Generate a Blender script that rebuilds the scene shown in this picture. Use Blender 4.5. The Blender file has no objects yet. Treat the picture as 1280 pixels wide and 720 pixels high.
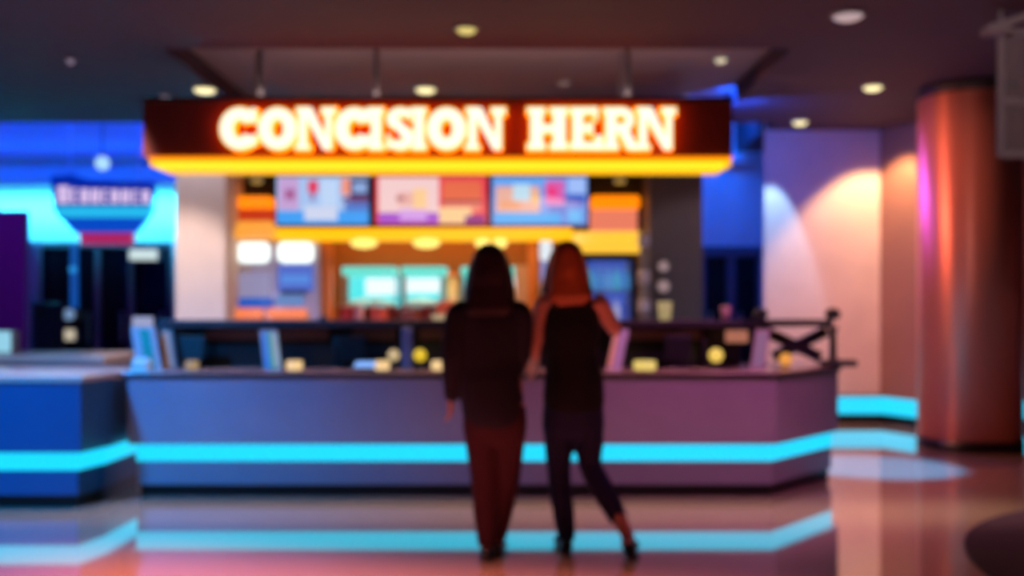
import bpy, bmesh, math, random
from mathutils import Vector, Matrix
random.seed(7)
SC = bpy.context.scene
COL = SC.collection
PI = math.pi

# ---------------------------------------------------------------- camera constants
F, HOR, HC = 1300.0, 390.0, 1.30           # focal length in pixels, horizon row, eye height


def P(px, py, Y):
    return Vector(((px - 640) / F * Y, Y, HC - (py - HOR) / F * Y))


def PX(px, Y):
    return (px - 640) / F * Y


def PZ(py, Y):
    return HC - (py - HOR) / F * Y


def lin(c):
    r = []
    for v in c:
        v /= 255.0
        r.append(v / 12.92 if v <= 0.04045 else ((v + 0.055) / 1.055) ** 2.4)
    return (r[0], r[1], r[2], 1.0)


# ---------------------------------------------------------------- materials
def M(name, rgb, rough=0.5, metal=0.0, var=0.12, scale=8.0, coat=0.0, spec=0.5, stretch=None, bump=0.0):
    m = bpy.data.materials.new(name)
    m.use_nodes = True
    nt = m.node_tree
    b = nt.nodes['Principled BSDF']
    b.inputs['Metallic'].default_value = metal
    b.inputs['Coat Weight'].default_value = coat
    b.inputs['Specular IOR Level'].default_value = spec
    tc = nt.nodes.new('ShaderNodeTexCoord')
    mp = nt.nodes.new('ShaderNodeMapping')
    if stretch:
        mp.inputs['Scale'].default_value = stretch
    nz = nt.nodes.new('ShaderNodeTexNoise')
    nz.inputs['Scale'].default_value = scale
    nz.inputs['Detail'].default_value = 4
    nt.links.new(tc.outputs['Object'], mp.inputs['Vector'])
    nt.links.new(mp.outputs['Vector'], nz.inputs['Vector'])
    mix = nt.nodes.new('ShaderNodeMix')
    mix.data_type = 'RGBA'
    c = lin(rgb)
    mix.inputs['A'].default_value = tuple(min(1, v * (1 - var)) for v in c[:3]) + (1,)
    mix.inputs['B'].default_value = tuple(min(1, v * (1 + var)) for v in c[:3]) + (1,)
    nt.links.new(nz.outputs['Fac'], mix.inputs['Factor'])
    nt.links.new(mix.outputs['Result'], b.inputs['Base Color'])
    mr = nt.nodes.new('ShaderNodeMapRange')
    mr.inputs['To Min'].default_value = max(0.02, rough * 0.88)
    mr.inputs['To Max'].default_value = min(1.0, rough * 1.12)
    nt.links.new(nz.outputs['Fac'], mr.inputs['Value'])
    nt.links.new(mr.outputs['Result'], b.inputs['Roughness'])
    if bump:
        bp = nt.nodes.new('ShaderNodeBump')
        bp.inputs['Strength'].default_value = bump
        bp.inputs['Distance'].default_value = 0.01
        nt.links.new(nz.outputs['Fac'], bp.inputs['Height'])
        nt.links.new(bp.outputs['Normal'], b.inputs['Normal'])
    return m


def E(name, rgb, strength=1.0):
    m = bpy.data.materials.new(name)
    m.use_nodes = True
    nt = m.node_tree
    b = nt.nodes['Principled BSDF']
    c = lin(rgb)
    b.inputs['Base Color'].default_value = (0.02, 0.02, 0.02, 1)
    b.inputs['Roughness'].default_value = 0.4
    b.inputs['Emission Color'].default_value = c
    b.inputs['Emission Strength'].default_value = strength
    return m


def GLASS(name, rgb, alpha=0.35, rough=0.05):
    m = bpy.data.materials.new(name)
    m.use_nodes = True
    nt = m.node_tree
    b = nt.nodes['Principled BSDF']
    b.inputs['Base Color'].default_value = lin(rgb)
    b.inputs['Roughness'].default_value = rough
    b.inputs['Alpha'].default_value = alpha
    return m


# ---------------------------------------------------------------- object helpers
ORG = {}


def tag(o, label=None, cat=None, group=None, kind=None):
    if label:
        o['label'] = label
    if cat:
        o['category'] = cat
    if group:
        o['group'] = group
    if kind:
        o['kind'] = kind
    return o


def thing(name, loc, label, cat, group=None):
    o = bpy.data.objects.new(name, None)
    o.empty_display_size = 0.1
    COL.objects.link(o)
    o.location = loc
    ORG[o.name] = Vector(loc)
    return tag(o, label, cat, group)


class MB:
    def __init__(self):
        self.v, self.f, self.m, self.s = [], [], [], []

    def add(self, vs, fs, mi=0, smooth=False):
        k = len(self.v)
        self.v += [Vector(p) for p in vs]
        for f in fs:
            self.f.append([i + k for i in f])
            self.m.append(mi)
            self.s.append(smooth)
        return self

    def box(self, x0, x1, y0, y1, z0, z1, mi=0):
        vs = [(x0, y0, z0), (x1, y0, z0), (x1, y1, z0), (x0, y1, z0), (x0, y0, z1), (x1, y0, z1), (x1, y1, z1), (x0, y1, z1)]
        return self.add(vs, [(0, 3, 2, 1), (4, 5, 6, 7), (0, 1, 5, 4), (1, 2, 6, 5), (2, 3, 7, 6), (3, 0, 4, 7)], mi)

    def prism(self, poly, z0, z1, mi=0):          # plan polygon (counter-clockwise), vertical extrusion
        n = len(poly)
        vs = [(x, y, z0) for x, y in poly] + [(x, y, z1) for x, y in poly]
        fs = [tuple(range(n - 1, -1, -1)), tuple(range(n, 2 * n))]
        fs += [(i, (i + 1) % n, n + (i + 1) % n, n + i) for i in range(n)]
        return self.add(vs, fs, mi)

    def face_prism(self, poly, y0, y1, mi=0, side=None):      # polygon in x,z facing the viewer at y0
        a = sum(poly[i][0] * poly[(i + 1) % len(poly)][1] - poly[(i + 1) % len(poly)][0] * poly[i][1] for i in range(len(poly)))
        if a < 0:
            poly = poly[::-1]
        n = len(poly)
        vs = [(x, y0, z) for x, z in poly] + [(x, y1, z) for x, z in poly]
        self.add(vs, [tuple(range(n)), tuple(range(2 * n - 1, n - 1, -1))], mi)
        self.add(vs, [((i + 1) % n, i, n + i, n + (i + 1) % n) for i in range(n)], mi if side is None else side)
        return self

    def lathe(self, prof, c, n=28, mi=0, smooth=True, axis='z'):   # profile [(r, h)]
        vs, fs = [], []
        for r, h in prof:
            for i in range(n):
                a = 2 * PI * i / n
                if axis == 'z':
                    vs.append((c[0] + r * math.cos(a), c[1] + r * math.sin(a), c[2] + h))
                else:
                    vs.append((c[0] + r * math.cos(a), c[1] + h, c[2] + r * math.sin(a)))
        for k in range(len(prof) - 1):
            for i in range(n):
                j = (i + 1) % n
                fs.append((k * n + i, k * n + j, (k + 1) * n + j, (k + 1) * n + i))
        fs.append(tuple(range(n - 1, -1, -1)))
        fs.append(tuple(range((len(prof) - 1) * n, len(prof) * n)))
        return self.add(vs, fs, mi, smooth)

    def cyl(self, c, r, h, n=24, mi=0):
        return self.lathe([(r, 0), (r, h)], c, n, mi)

    def ball(self, c, rx, ry=None, rz=None, n=20, mi=0):
        ry = ry or rx
        rz = rz or rx
        vs, fs = [], []
        k = n // 2
        for j in range(1, k):
            t = PI * j / k
            for i in range(n):
                a = 2 * PI * i / n
                vs.append((c[0] + rx * math.sin(t) * math.cos(a), c[1] + ry * math.sin(t) * math.sin(a), c[2] + rz * math.cos(t)))
        top, bot = len(vs), len(vs) + 1
        vs += [(c[0], c[1], c[2] + rz), (c[0], c[1], c[2] - rz)]
        for j in range(k - 2):
            for i in range(n):
                fs.append((j * n + i, (j + 1) * n + i, (j + 1) * n + (i + 1) % n, j * n + (i + 1) % n))
        for i in range(n):
            fs.append((top, i, (i + 1) % n))
            fs.append((bot, (k - 2) * n + (i + 1) % n, (k - 2) * n + i))
        return self.add(vs, fs, mi, True)

    def tube(self, pts, rad, hint=(1, 0, 0), n=16, sub=5, mi=0, cap=True):
        """Lofted tube through joints with elliptical sections; radii are r or (along hint, across)."""
        pts = [Vector(p) for p in pts]
        rad = [(r, r) if not isinstance(r, tuple) else r for r in rad]
        Q, R = [], []
        m = len(pts)
        for i in range(m - 1):
            p0, p1, p2, p3 = pts[max(i - 1, 0)], pts[i], pts[i + 1], pts[min(i + 2, m - 1)]
            for s in range(sub):
                t = s / sub
                Q.append(0.5 * ((2 * p1) + (p2 - p0) * t + (2 * p0 - 5 * p1 + 4 * p2 - p3) * t * t + (3 * p1 - p0 - 3 * p2 + p3) * t ** 3))
                u = t * t * (3 - 2 * t)
                R.append((rad[i][0] * (1 - u) + rad[i + 1][0] * u, rad[i][1] * (1 - u) + rad[i + 1][1] * u))
        Q.append(pts[-1])
        R.append(rad[-1])
        T = [(Q[min(i + 1, len(Q) - 1)] - Q[max(i - 1, 0)]).normalized() for i in range(len(Q))]
        if cap:
            for end, d in ((0, -1), (-1, 1)):
                q, r, t = Q[end], R[end], T[end]
                k = min(r)
                ex = [(q + t * d * k * math.sin(a), (r[0] * math.cos(a), r[1] * math.cos(a)), t) for a in (0.5, 1.0, 1.35)]
                if end == 0:
                    for e in ex:
                        Q.insert(0, e[0]); R.insert(0, e[1]); T.insert(0, e[2])
                else:
                    for e in ex:
                        Q.append(e[0]); R.append(e[1]); T.append(e[2])
        h = Vector(hint)
        vs, fs = [], []
        for q, r, t in zip(Q, R, T):
            a = h - h.dot(t) * t
            if a.length < 1e-4:
                a = Vector((0, 1, 0)) - Vector((0, 1, 0)).dot(t) * t
            a.normalize()
            b = t.cross(a)
            for i in range(n):
                w = 2 * PI * i / n
                vs.append(q + a * r[0] * math.cos(w) + b * r[1] * math.sin(w))
        for k in range(len(Q) - 1):
            for i in range(n):
                j = (i + 1) % n
                fs.append((k * n + i, k * n + j, (k + 1) * n + j, (k + 1) * n + i))
        fs.append(tuple(range(n - 1, -1, -1)))
        fs.append(tuple(range((len(Q) - 1) * n, len(Q) * n)))
        return self.add(vs, fs, mi, True)

    def bar(self, a, b, w, d=None, mi=0):        # rectangular bar between two points
        a, b = Vector(a), Vector(b)
        d = d or w
        t = (b - a).normalized()
        s = t.cross(Vector((0, 1, 0)))
        if s.length < 1e-3:
            s = Vector((1, 0, 0))
        s.normalize()
        u = s.cross(t).normalized()
        vs = []
        for q in (a, b):
            for x, y in ((-1, -1), (1, -1), (1, 1), (-1, 1)):
                vs.append(q + s * x * w / 2 + u * y * d / 2)
        return self.add(vs, [(0, 1, 2, 3), (7, 6, 5, 4), (0, 4, 5, 1), (1, 5, 6, 2), (2, 6, 7, 3), (3, 7, 4, 0)], mi)

    def rot(self, pivot, ang, axis='X', start=0):
        r = Matrix.Rotation(ang, 3, axis)
        p = Vector(pivot)
        for i in range(start, len(self.v)):
            self.v[i] = r @ (self.v[i] - p) + p
        return self

    def build(self, name, mats, parent=None, bevel=0.0, loc=None, remesh=0.0, smooth_it=0):
        me = bpy.data.meshes.new(name)
        o = bpy.data.objects.new(name, me)
        COL.objects.link(o)
        if parent is not None:
            org = ORG[parent.name]
            o.parent = parent
            ORG[o.name] = org
        else:
            if loc is None:
                xs, ys, zs = [p.x for p in self.v], [p.y for p in self.v], [p.z for p in self.v]
                loc = ((min(xs) + max(xs)) / 2, (min(ys) + max(ys)) / 2, min(zs))
            org = Vector(loc)
            o.location = org
            ORG[o.name] = org
        me.from_pydata([p - org for p in self.v], [], self.f)
        mats = mats if isinstance(mats, (list, tuple)) else [mats]
        for m in mats:
            me.materials.append(m)
        for p, i, s in zip(me.polygons, self.m, self.s):
            p.material_index = i
            p.use_smooth = s
        bm = bmesh.new()
        bm.from_mesh(me)
        bmesh.ops.recalc_face_normals(bm, faces=bm.faces)
        bm.to_mesh(me)
        bm.free()
        if bevel:
            b = o.modifiers.new('bevel', 'BEVEL')
            b.width = bevel
            b.segments = 2
            b.limit_method = 'ANGLE'
        if remesh:
            r = o.modifiers.new('remesh', 'REMESH')
            r.mode = 'VOXEL'
            r.voxel_size = remesh
            r.use_smooth_shade = True
            if smooth_it:
                s = o.modifiers.new('smooth', 'SMOOTH')
                s.factor = 0.5
                s.iterations = smooth_it
            dg = bpy.context.evaluated_depsgraph_get()
            new = bpy.data.meshes.new_from_object(o.evaluated_get(dg))
            o.modifiers.clear()
            o.data = new
            new.name = name
            for p in new.polygons:
                p.use_smooth = True
        return o


def struct(name, mb, mats, bevel=0.0):
    return tag(mb.build(name, mats, None, bevel, loc=(0, 0, 0)), kind='structure')


def lamp(kind, name, loc, rgb, power, size=0.3, target=None, spot=70, blend=0.5, sy=None, spread=None):
    d = bpy.data.lights.new(name, kind)
    d.color = lin(rgb)[:3]
    d.energy = power
    if kind == 'AREA':
        d.size = size
        if sy:
            d.shape = 'RECTANGLE'
            d.size_y = sy
        if spread:
            d.spread = math.radians(spread)
    elif kind == 'SPOT':
        d.spot_size = math.radians(spot)
        d.spot_blend = blend
        d.shadow_soft_size = size
    else:
        d.shadow_soft_size = size
    o = bpy.data.objects.new(name, d)
    COL.objects.link(o)
    o.location = loc
    if target is not None:
        o.rotation_euler = (Vector(target) - Vector(loc)).to_track_quat('-Z', 'Y').to_euler()
    return o


# ---------------------------------------------------------------- palette
m_floor = M('polished beige floor', (176, 146, 128), 0.06, var=0.05, scale=1.5, spec=1.0, coat=1.0)
m_floor.node_tree.nodes['Principled BSDF'].inputs['IOR'].default_value = 1.65
m_ceil = M('dark ceiling paint', (80, 56, 70), 0.8, scale=2)
m_recess = M('brown recess paint', (150, 128, 132), 0.8, scale=2)
m_wall = M('light plaster', (214, 206, 210), 0.7, scale=3)
m_cream = M('cream plaster', (226, 206, 192), 0.7, scale=3)
m_tan = M('tan plaster', (158, 116, 94), 0.7, scale=3)
m_dark = M('charcoal laminate', (44, 40, 46), 0.45)
m_darkwall = M('dark grey panelling', (104, 96, 104), 0.55)
m_black = M('black plastic', (14, 12, 16), 0.35)
m_toe = M('black kick plate', (8, 8, 12), 0.3)
m_panel = M('satin mauve laminate', (150, 136, 150), 0.32, scale=3)
m_plinth = M('satin grey laminate', (132, 126, 140), 0.35, scale=3)
m_top = M('brown stone worktop', (156, 122, 118), 0.2, scale=20)
m_lighttop = M('pale stone worktop', (205, 184, 172), 0.25, scale=20)
m_steel = M('brushed steel', (170, 168, 175), 0.35, metal=1.0, stretch=(1, 1, 20))
m_grey = M('grey painted metal', (140, 134, 140), 0.5)
m_copper = M('brushed copper cladding', (214, 136, 116), 0.42, metal=0.35, var=0.06, scale=6, stretch=(6, 6, 0.15))
m_fascia = M('dark red brown fascia', (120, 44, 28), 0.5, scale=3)
m_fascia_edge = M('dark brown trim', (50, 32, 34), 0.5)
m_orangepaint = M('orange paint', (235, 130, 40), 0.5)
m_redpaint = M('red paint', (200, 44, 24), 0.5)
m_brownwall = M('brown tile', (156, 98, 42), 0.5, scale=14)
m_white = M('white plastic', (225, 222, 226), 0.4)
m_cool = M('lavender grey steel', (212, 208, 226), 0.4)
m_darkred = M('dark red enamel', (120, 34, 36), 0.4)
m_purple = M('purple fabric panel', (84, 18, 122), 0.8)
m_glassdark = GLASS('dark door glass', (10, 10, 24), 0.72, 0.06)
m_glass = GLASS('clear glass', (200, 230, 235), 0.12, 0.04)
m_mullion = M('mauve door frame', (84, 72, 92), 0.5)
m_disc = M('dark plum matte', (62, 26, 44), 0.95, scale=60, bump=0.4)

e_cyan = E('cyan led', (22, 205, 244), 1.25)
e_orange = E('orange led tube', (255, 128, 4), 1.35)
e_amber = E('amber led diffuser', (255, 184, 6), 1.25)
e_yellow = E('yellow led diffuser', (255, 196, 56), 1.1)
e_letter = E('warm white letter face', (255, 249, 224), 1.25)
e_letter_rim = E('amber letter rim', (255, 178, 16), 1.5)
e_halo = E('orange letter return', (255, 104, 6), 7.0)
e_cream = E('cream lamp', (255, 238, 176), 1.6)
e_warm = E('yellow heat lamp', (255, 226, 112), 1.5)
e_dim = E('dim cream lamp', (190, 172, 150), 0.8)
e_dimpink = E('dim pink glow', (205, 178, 178), 0.9)
e_blueled = E('azure led tube', (20, 110, 255), 5.0)
e_cyanled = E('pale cyan led tube', (80, 225, 255), 3.5)

# ---------------------------------------------------------------- room shell
CZ = 3.45
fl = MB().box(-10, 9, -3, 16.5, -0.2, 0)
struct('floor', fl, m_floor)

ce = MB()
RX0, RX1, RY0, RY1, RZ = -2.85, 2.29, 8.5, 11.75, 3.62
ce.box(-10, 9, -3, RY0, CZ, CZ + 0.6)
ce.box(-10, RX0, RY0, 11.8, CZ, CZ + 0.6)
ce.box(RX1, 9, RY0, 11.8, CZ, CZ + 0.6)
ce.box(3.0, 9, 11.8, 14.3, CZ, CZ + 0.6)
ce.box(RX0, RX1, RY1, 11.8, CZ, CZ + 0.8)
struct('ceiling', ce, m_ceil)
struct('trim_1', MB().box(RX0, RX1, RY0, RY1, RZ, RZ + 0.3), m_recess)
struct('trim_2', MB().box(-10, 4.0, 11.8, 14.3, 4.0, 4.3), m_wall)

# back wall with two door openings
bw = MB()
LX0, LX1, LH = PX(38, 14), PX(216, 14), 2.24
DX0, DX1, DH = PX(878, 14), PX(951, 14), 2.05
bw.box(-10, LX0, 14, 14.25, 0, 4.0)
bw.box(LX0, LX1, 14, 14.25, LH, 4.0)
bw.box(LX1, DX0, 14, 14.25, 0, 4.0)
bw.box(DX0, DX1, 14, 14.25, DH + 0.12, 4.0)
bw.box(DX1, 4.0, 14, 14.25, 0, 4.0)
struct('wall_back', bw, m_wall)
struct('wall_corridor', MB().box(-10, 9, 16.3, 16.5, 0, 4.0), m_dark)
struct('wall_left', MB().box(-10.2, -10, -3, 16.5, 0, 4.0), m_wall)
struct('wall_front', MB().box(-10, 9, -3.2, -3, 0, 4.0), m_darkwall)

# right-hand wall with led cove at its foot
WY = 12.3
wr = MB()
WX0, WX1 = PX(955, WY), PX(1100, WY)
wr.prism([(WX0, WY), (WX1, WY), (WX1, WY + 0.25), (3.75, 13.98), (3.44, 13.98)], 0, 3.98)
struct('wall_right', wr, m_cream)
wt = MB()
wt.prism([(WX1, WY), (WX1 + 0.25, WY - 0.6), (9, WY - 0.6), (9, WY + 0.25), (WX1, WY + 0.25)], 0, CZ)
struct('wall_far_right', wt, m_tan)
struct('wall_side', MB().box(9, 9.2, -3, 14.3, 0, 4.0), m_tan)
bs = MB()
bs.box(2.6, WX1 - 0.01, WY - 0.05, WY, 0, 0.10)
bs.prism([(WX1 - 0.01, WY - 0.05), (WX1 + 0.24, WY - 0.65), (8.9, WY - 0.65), (8.9, WY - 0.6), (WX1 + 0.25, WY - 0.6), (WX1, WY)], 0, 0.10)
struct('baseboard_right', bs, m_toe)

t = thing('led_cove', (3.5, WY, 0.10), 'cyan light strip glowing along the foot of the pale wall', 'light strip')
c = MB()
c.box(WX0, WX1 + 0.02, WY - 0.06, WY - 0.002, 0.10, 0.30)
c.prism([(WX1 + 0.02, WY - 0.06), (WX1 + 0.27, WY - 0.66), (6.6, WY - 0.66), (6.6, WY - 0.602), (WX1 + 0.26, WY - 0.602), (WX1 + 0.02, WY - 0.002)], 0.10, 0.30)
c.build('diffuser', e_cyan, t)
MB().box(WX0, WX1, WY - 0.08, WY - 0.002, 0.302, 0.33).build('cap_rail', m_grey, t)

# glass doors
d = thing('door_1', ((LX0 + LX1) / 2, 14, 0), 'dark glass entrance doors under the blue cup-shaped sign', 'door')
d['kind'] = 'structure'
fr = MB()
for x in (LX0, PX(118, 14), PX(160, 14), LX1 - 0.07):
    fr.box(x, x + 0.07, 14.0, 14.12, 0, LH)
fr.box(LX0 + 0.07, LX1 - 0.07, 14.0, 14.12, LH - 0.07, LH)
fr.build('door_frame', m_mullion, d)
xs = [LX0 + 0.07, PX(118, 14), PX(160, 14), LX1 - 0.07]
for a, b in zip((xs[0], xs[1] + 0.07, xs[2] + 0.07), (xs[1], xs[2], xs[3])):
    g = MB().box(a + 0.005, b - 0.005, 14.04, 14.07, 0.02, LH - 0.08).build('door_leaf', m_glassdark, d)
    MB().bar((b - 0.08, 14.0, 0.9), (b - 0.08, 14.0, 1.3), 0.03).build('handle', m_steel, g)
d = thing('door_2', ((DX0 + DX1) / 2, 14, 0), 'dark glass door between the concession stand and the pale wall', 'door')
d['kind'] = 'structure'
fr = MB()
for x in (DX0, (DX0 + DX1) / 2 - 0.06, DX1 - 0.05):
    fr.box(x, x + (0.12 if x != DX0 and x < DX1 - 0.06 else 0.05), 14.0, 14.12, 0, DH)
fr.box(DX0, DX1, 13.96, 14.12, DH, DH + 0.13)
fr.build('door_frame', m_mullion, d)
for a, b in ((DX0 + 0.05, (DX0 + DX1) / 2 - 0.06), ((DX0 + DX1) / 2 + 0.06, DX1 - 0.05)):
    g = MB().box(a + 0.004, b - 0.004, 14.04, 14.07, 0.02, DH - 0.01).build('door_leaf', m_glassdark, d)
    MB().bar((a + 0.06, 14.0, 0.9), (a + 0.06, 14.0, 1.3), 0.03).build('handle', m_steel, g)

# stepped blue ledges with led tubes on the back wall
def ledge(x0, x1, z, depth, em, label, power, rgb):
    r = thing('led_ledge', ((x0 + x1) / 2, 14, z), label, 'light strip')
    MB().box(x0, x1, 14 - depth, 13.998, z, z + 0.06).build('shelf', m_wall, r)
    MB().box(x0, x1, 14 - depth, 14 - depth + 0.02, z + 0.06, z + 0.10).build('lip', m_wall, r)
    MB().tube([(x0 + 0.02, 13.9, z + 0.085), (x1 - 0.02, 13.9, z + 0.085)], [0.02, 0.02], (0, 0, 1), 10, 2).build('led_tube', em, r)
    return r


ledge(-9.9, -2.9, 3.36, 0.2, e_blueled, 'upper blue light ledge high on the back wall at left', 0, 0)
ledge(-9.9, -2.9, 2.96, 0.3, e_blueled, 'lower blue light ledge above the cup-shaped sign', 0, 0)
ledge(2.05, 3.2, 3.3, 0.2, e_blueled, 'blue light ledge on the wall right of the concession stand', 0, 0)

# ---------------------------------------------------------------- cup-shaped sign above the doors, light on it set as glow
SY = 13.3
s = thing('cup_sign', P(128, 303, SY), 'blue cup-shaped sign with blurred pinkish white lettering above the glass doors', 'sign')
k = MB()
k.face_prism([(PX(x, SY), PZ(y, SY)) for x, y in ((63, 220), (90, 218), (112, 225), (190, 228), (192, 238), (186, 262), (68, 262))], SY, SY + 0.12)
k.build('name_board', E('royal blue glowing board', (0, 40, 170), 0.8), s)
k = MB()
k.face_prism([(PX(x, SY), PZ(y, SY)) for x, y in ((66, 258), (192, 258), (184, 272), (74, 272))], SY - 0.02, SY + 0.10)
k.build('rim_band', E('bright cyan band', (40, 196, 248), 0.9), s)
k = MB()
k.face_prism([(PX(x, SY), PZ(y, SY)) for x, y in ((74, 271), (185, 271), (168, 291), (94, 291))], SY - 0.01, SY + 0.10)
k.build('bowl', E('deep blue glowing bowl', (6, 76, 206), 0.9), s)
k = MB()
k.face_prism([(PX(x, SY), PZ(y, SY)) for x, y in ((98, 291), (166, 291), (164, 305), (102, 305))], SY - 0.01, SY + 0.10)
k.build('red_foot', E('crimson glowing foot', (178, 36, 96), 0.9), s)
e_pink = E('pinkish white lettering', (226, 200, 238), 1.0)
x = 74
for i, w in enumerate((14, 8, 10, 10, 8, 10, 10, 9, 10)):       # blurred letter strokes, none readable
    k = MB()
    x0, x1 = PX(x, SY), PX(x + w - 1.5, SY)
    z1, z0 = PZ(233 if i == 0 else 236 + i * 0.3, SY), PZ(254, SY)
    zm = (z0 + z1) / 2
    th = (x1 - x0) * 0.36
    k.box(x0, x0 + th, SY - 0.05, SY - 0.005, z0, z1)
    if i % 3 != 1:
        k.box(x1 - th, x1, SY - 0.05, SY - 0.005, z0, z1)
    k.box(x0 + th, x1 - (th if i % 3 != 1 else 0), SY - 0.05, SY - 0.005, z1 - th * 0.8, z1)
    k.box(x0 + th, x1 - (th if i % 3 != 1 else 0), SY - 0.05, SY - 0.005, z0, z0 + th * 0.8)
    k.build('lettering', e_pink, s)
    x += w + 3.2
for px in (85, 172):
    MB().box(PX(px, SY) - 0.012, PX(px, SY) + 0.012, SY + 0.05, SY + 0.075, PZ(232, SY), 4.0).build('hanger', m_white, s)

# ---------------------------------------------------------------- concession sign
FY = 8.6
px1 = FY / F
sg = thing('concession_sign', P(546, 220, FY), 'long hanging sign with glowing letters CONCISION HERN over an amber light strip', 'sign')
MB().box(PX(178, FY), PX(916, FY), FY, FY + 0.45, PZ(196, FY), PZ(126, FY)).build('fascia', m_fascia, sg, 0.006)
k = MB()
k.box(PX(176, FY), PX(918, FY), FY - 0.02, FY + 0.47, PZ(127, FY), PZ(122, FY))
k.build('top_trim', m_fascia_edge, sg)
za, zb, zc = PZ(196.5, FY), PZ(208, FY), PZ(217.5, FY)
k = MB()   # light box: upright front lip, then a short lower face raked back
xa0, xa1 = PX(189, FY), PX(913, FY)
xc0, xc1 = PX(212, FY), PX(896, FY)
k.add([(xa0, FY - 0.03, za), (xa1, FY - 0.03, za), (xa1, FY - 0.03, zb), (xa0, FY - 0.03, zb), (xc0, FY, zc), (xc1, FY, zc),
       (xa0, FY + 0.12, za), (xa1, FY + 0.12, za), (xc0, FY + 0.05, zc), (xc1, FY + 0.05, zc)],
      [(0, 3, 2, 1), (3, 4, 5, 2), (0, 1, 7, 6), (6, 7, 9, 8), (4, 8, 9, 5), (0, 6, 8, 4, 3), (1, 2, 5, 9, 7)])
ls = k.build('light_strip', e_amber, sg)
MB().box(xa0 + 0.06, xa1 - 0.06, FY - 0.038, FY - 0.03, PZ(212, FY), PZ(204, FY)).build('bright_band', E('yellow glow band', (255, 222, 40), 1.3), ls)  # brighter band added for the strip's glow gradient
k = MB()
k.box(xa0 - 0.012, xa1 + 0.012, FY - 0.04, FY - 0.031, za - 0.024, za)
k.build('orange_edge', e_orange, ls)  # orange edge added for the outer part of that gradient
for px in (325, 470, 785):
    k = MB()
    k.cyl((PX(px, 8.8), 8.82, PZ(123, FY)), 0.022, RZ - PZ(123, FY) - 0.02, 14)
    k.cyl((PX(px, 8.8), 8.82, RZ - 0.02), 0.06, 0.02, 18)
    k.cyl((PX(px, 8.8), 8.82, PZ(122, FY)), 0.05, 0.05, 18)
    k.build('hanging_rod', m_grey, sg)


class Glyph:
    """Collects slab-serif strokes in pixel coordinates (x right, y down) of the sign face; e grows every stroke."""
    def __init__(self, e):
        self.e, self.p = e, []

    def rect(self, x0, y0, x1, y1):
        e = self.e
        self.p.append([(x0 - e, y0 - e), (x1 + e, y0 - e), (x1 + e, y1 + e), (x0 - e, y1 + e)])

    def quad(self, *pts):
        e = self.e
        cx = sum(p[0] for p in pts) / len(pts)
        self.p.append([(x + (e if x > cx else -e), y) for x, y in pts])

    def ring(self, cx, cy, ro, so, ri, si, a0=0, a1=360, n=30):
        e = self.e
        ro, so, ri, si = ro + e, so + e, max(ri - e, 0.5), max(si - e, 0.5)
        for i in range(n):
            a, b = math.radians(a0 + (a1 - a0) * i / n), math.radians(a0 + (a1 - a0) * (i + 1) / n)
            self.p.append([(cx + ro * math.cos(a), cy - so * math.sin(a)), (cx + ro * math.cos(b), cy - so * math.sin(b)),
                           (cx + ri * math.cos(b), cy - si * math.sin(b)), (cx + ri * math.cos(a), cy - si * math.sin(a))])


T, B = 137, 189


def g_C(g, x):
    g.ring(x + 25, 163, 24.5, 26, 7.5, 11, 32, 328, 34)
    g.quad((x + 38, 138), (x + 46, 138), (x + 46, 156), (x + 40, 156))
    g.quad((x + 40, 171), (x + 46, 170), (x + 46, 182), (x + 38, 186))


def g_O(g, x, w=24):
    g.ring(x + w, 163, w, 26, 7.5, 11.5)


def g_N(g, x):
    g.rect(x + 3, T + 3, x + 13, B - 3)
    g.rect(x, T, x + 14, T + 6)
    g.rect(x - 1, B - 6, x + 17, B)
    g.rect(x + 36, T + 3, x + 44, B - 2)
    g.rect(x + 31, T, x + 49, T + 8)
    g.quad((x + 5, T), (x + 19, T), (x + 44, B), (x + 34, B))


def g_I(g, x):
    g.rect(x + 3, T + 3, x + 15, B - 3)
    g.rect(x, T, x + 18, T + 7)
    g.rect(x, B - 7, x + 18, B)


def g_S(g, x):
    g.ring(x + 19, 151, 17, 14, 4, 3.2, 30, 235, 22)
    g.ring(x + 18.5, 174.5, 17.5, 15, 4, 3.6, -150, 78, 22)
    g.quad((x + 5, 155), (x + 15, 150), (x + 33, 168), (x + 23, 175))
    g.quad((x + 27, 139), (x + 34, 139), (x + 34, 153), (x + 30, 153))
    g.quad((x + 2, 170), (x + 6, 171), (x + 8, 187), (x + 2, 187))


def g_H(g, x):
    for k in (4, 32):
        g.rect(x + k, T + 3, x + k + 15, B - 3)
        g.rect(x + k - 4, T, x + k + 18, T + 7)
        g.rect(x + k - 4, B - 8, x + k + 18, B)
    g.rect(x + 15, 158, x + 36, 168)


def g_E(g, x):
    g.rect(x + 3, T + 3, x + 16, B - 3)
    g.rect(x, T, x + 34, T + 8)
    g.rect(x, B - 9, x + 40, B)
    g.rect(x + 14, 158, x + 26, 167)
    g.quad((x + 28, T), (x + 34, T), (x + 34, T + 16), (x + 31, T + 16))
    g.quad((x + 31, B - 17), (x + 40, B - 18), (x + 40, B), (x + 32, B))
    g.rect(x + 24, 154, x + 28, 171)


def g_R(g, x):
    g.rect(x + 3, T + 3, x + 16, B - 3)
    g.rect(x, T, x + 22, T + 7)
    g.rect(x - 1, B - 7, x + 19, B)
    g.ring(x + 23, 152, 15, 15, 4.5, 5, -95, 95, 18)
    g.rect(x + 15, T, x + 24, T + 10)
    g.rect(x + 15, 157, x + 24, 167)
    g.quad((x + 17, 164), (x + 30, 162), (x + 44, B), (x + 30, B))
    g.rect(x + 34, B - 7, x + 47, B)


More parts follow.
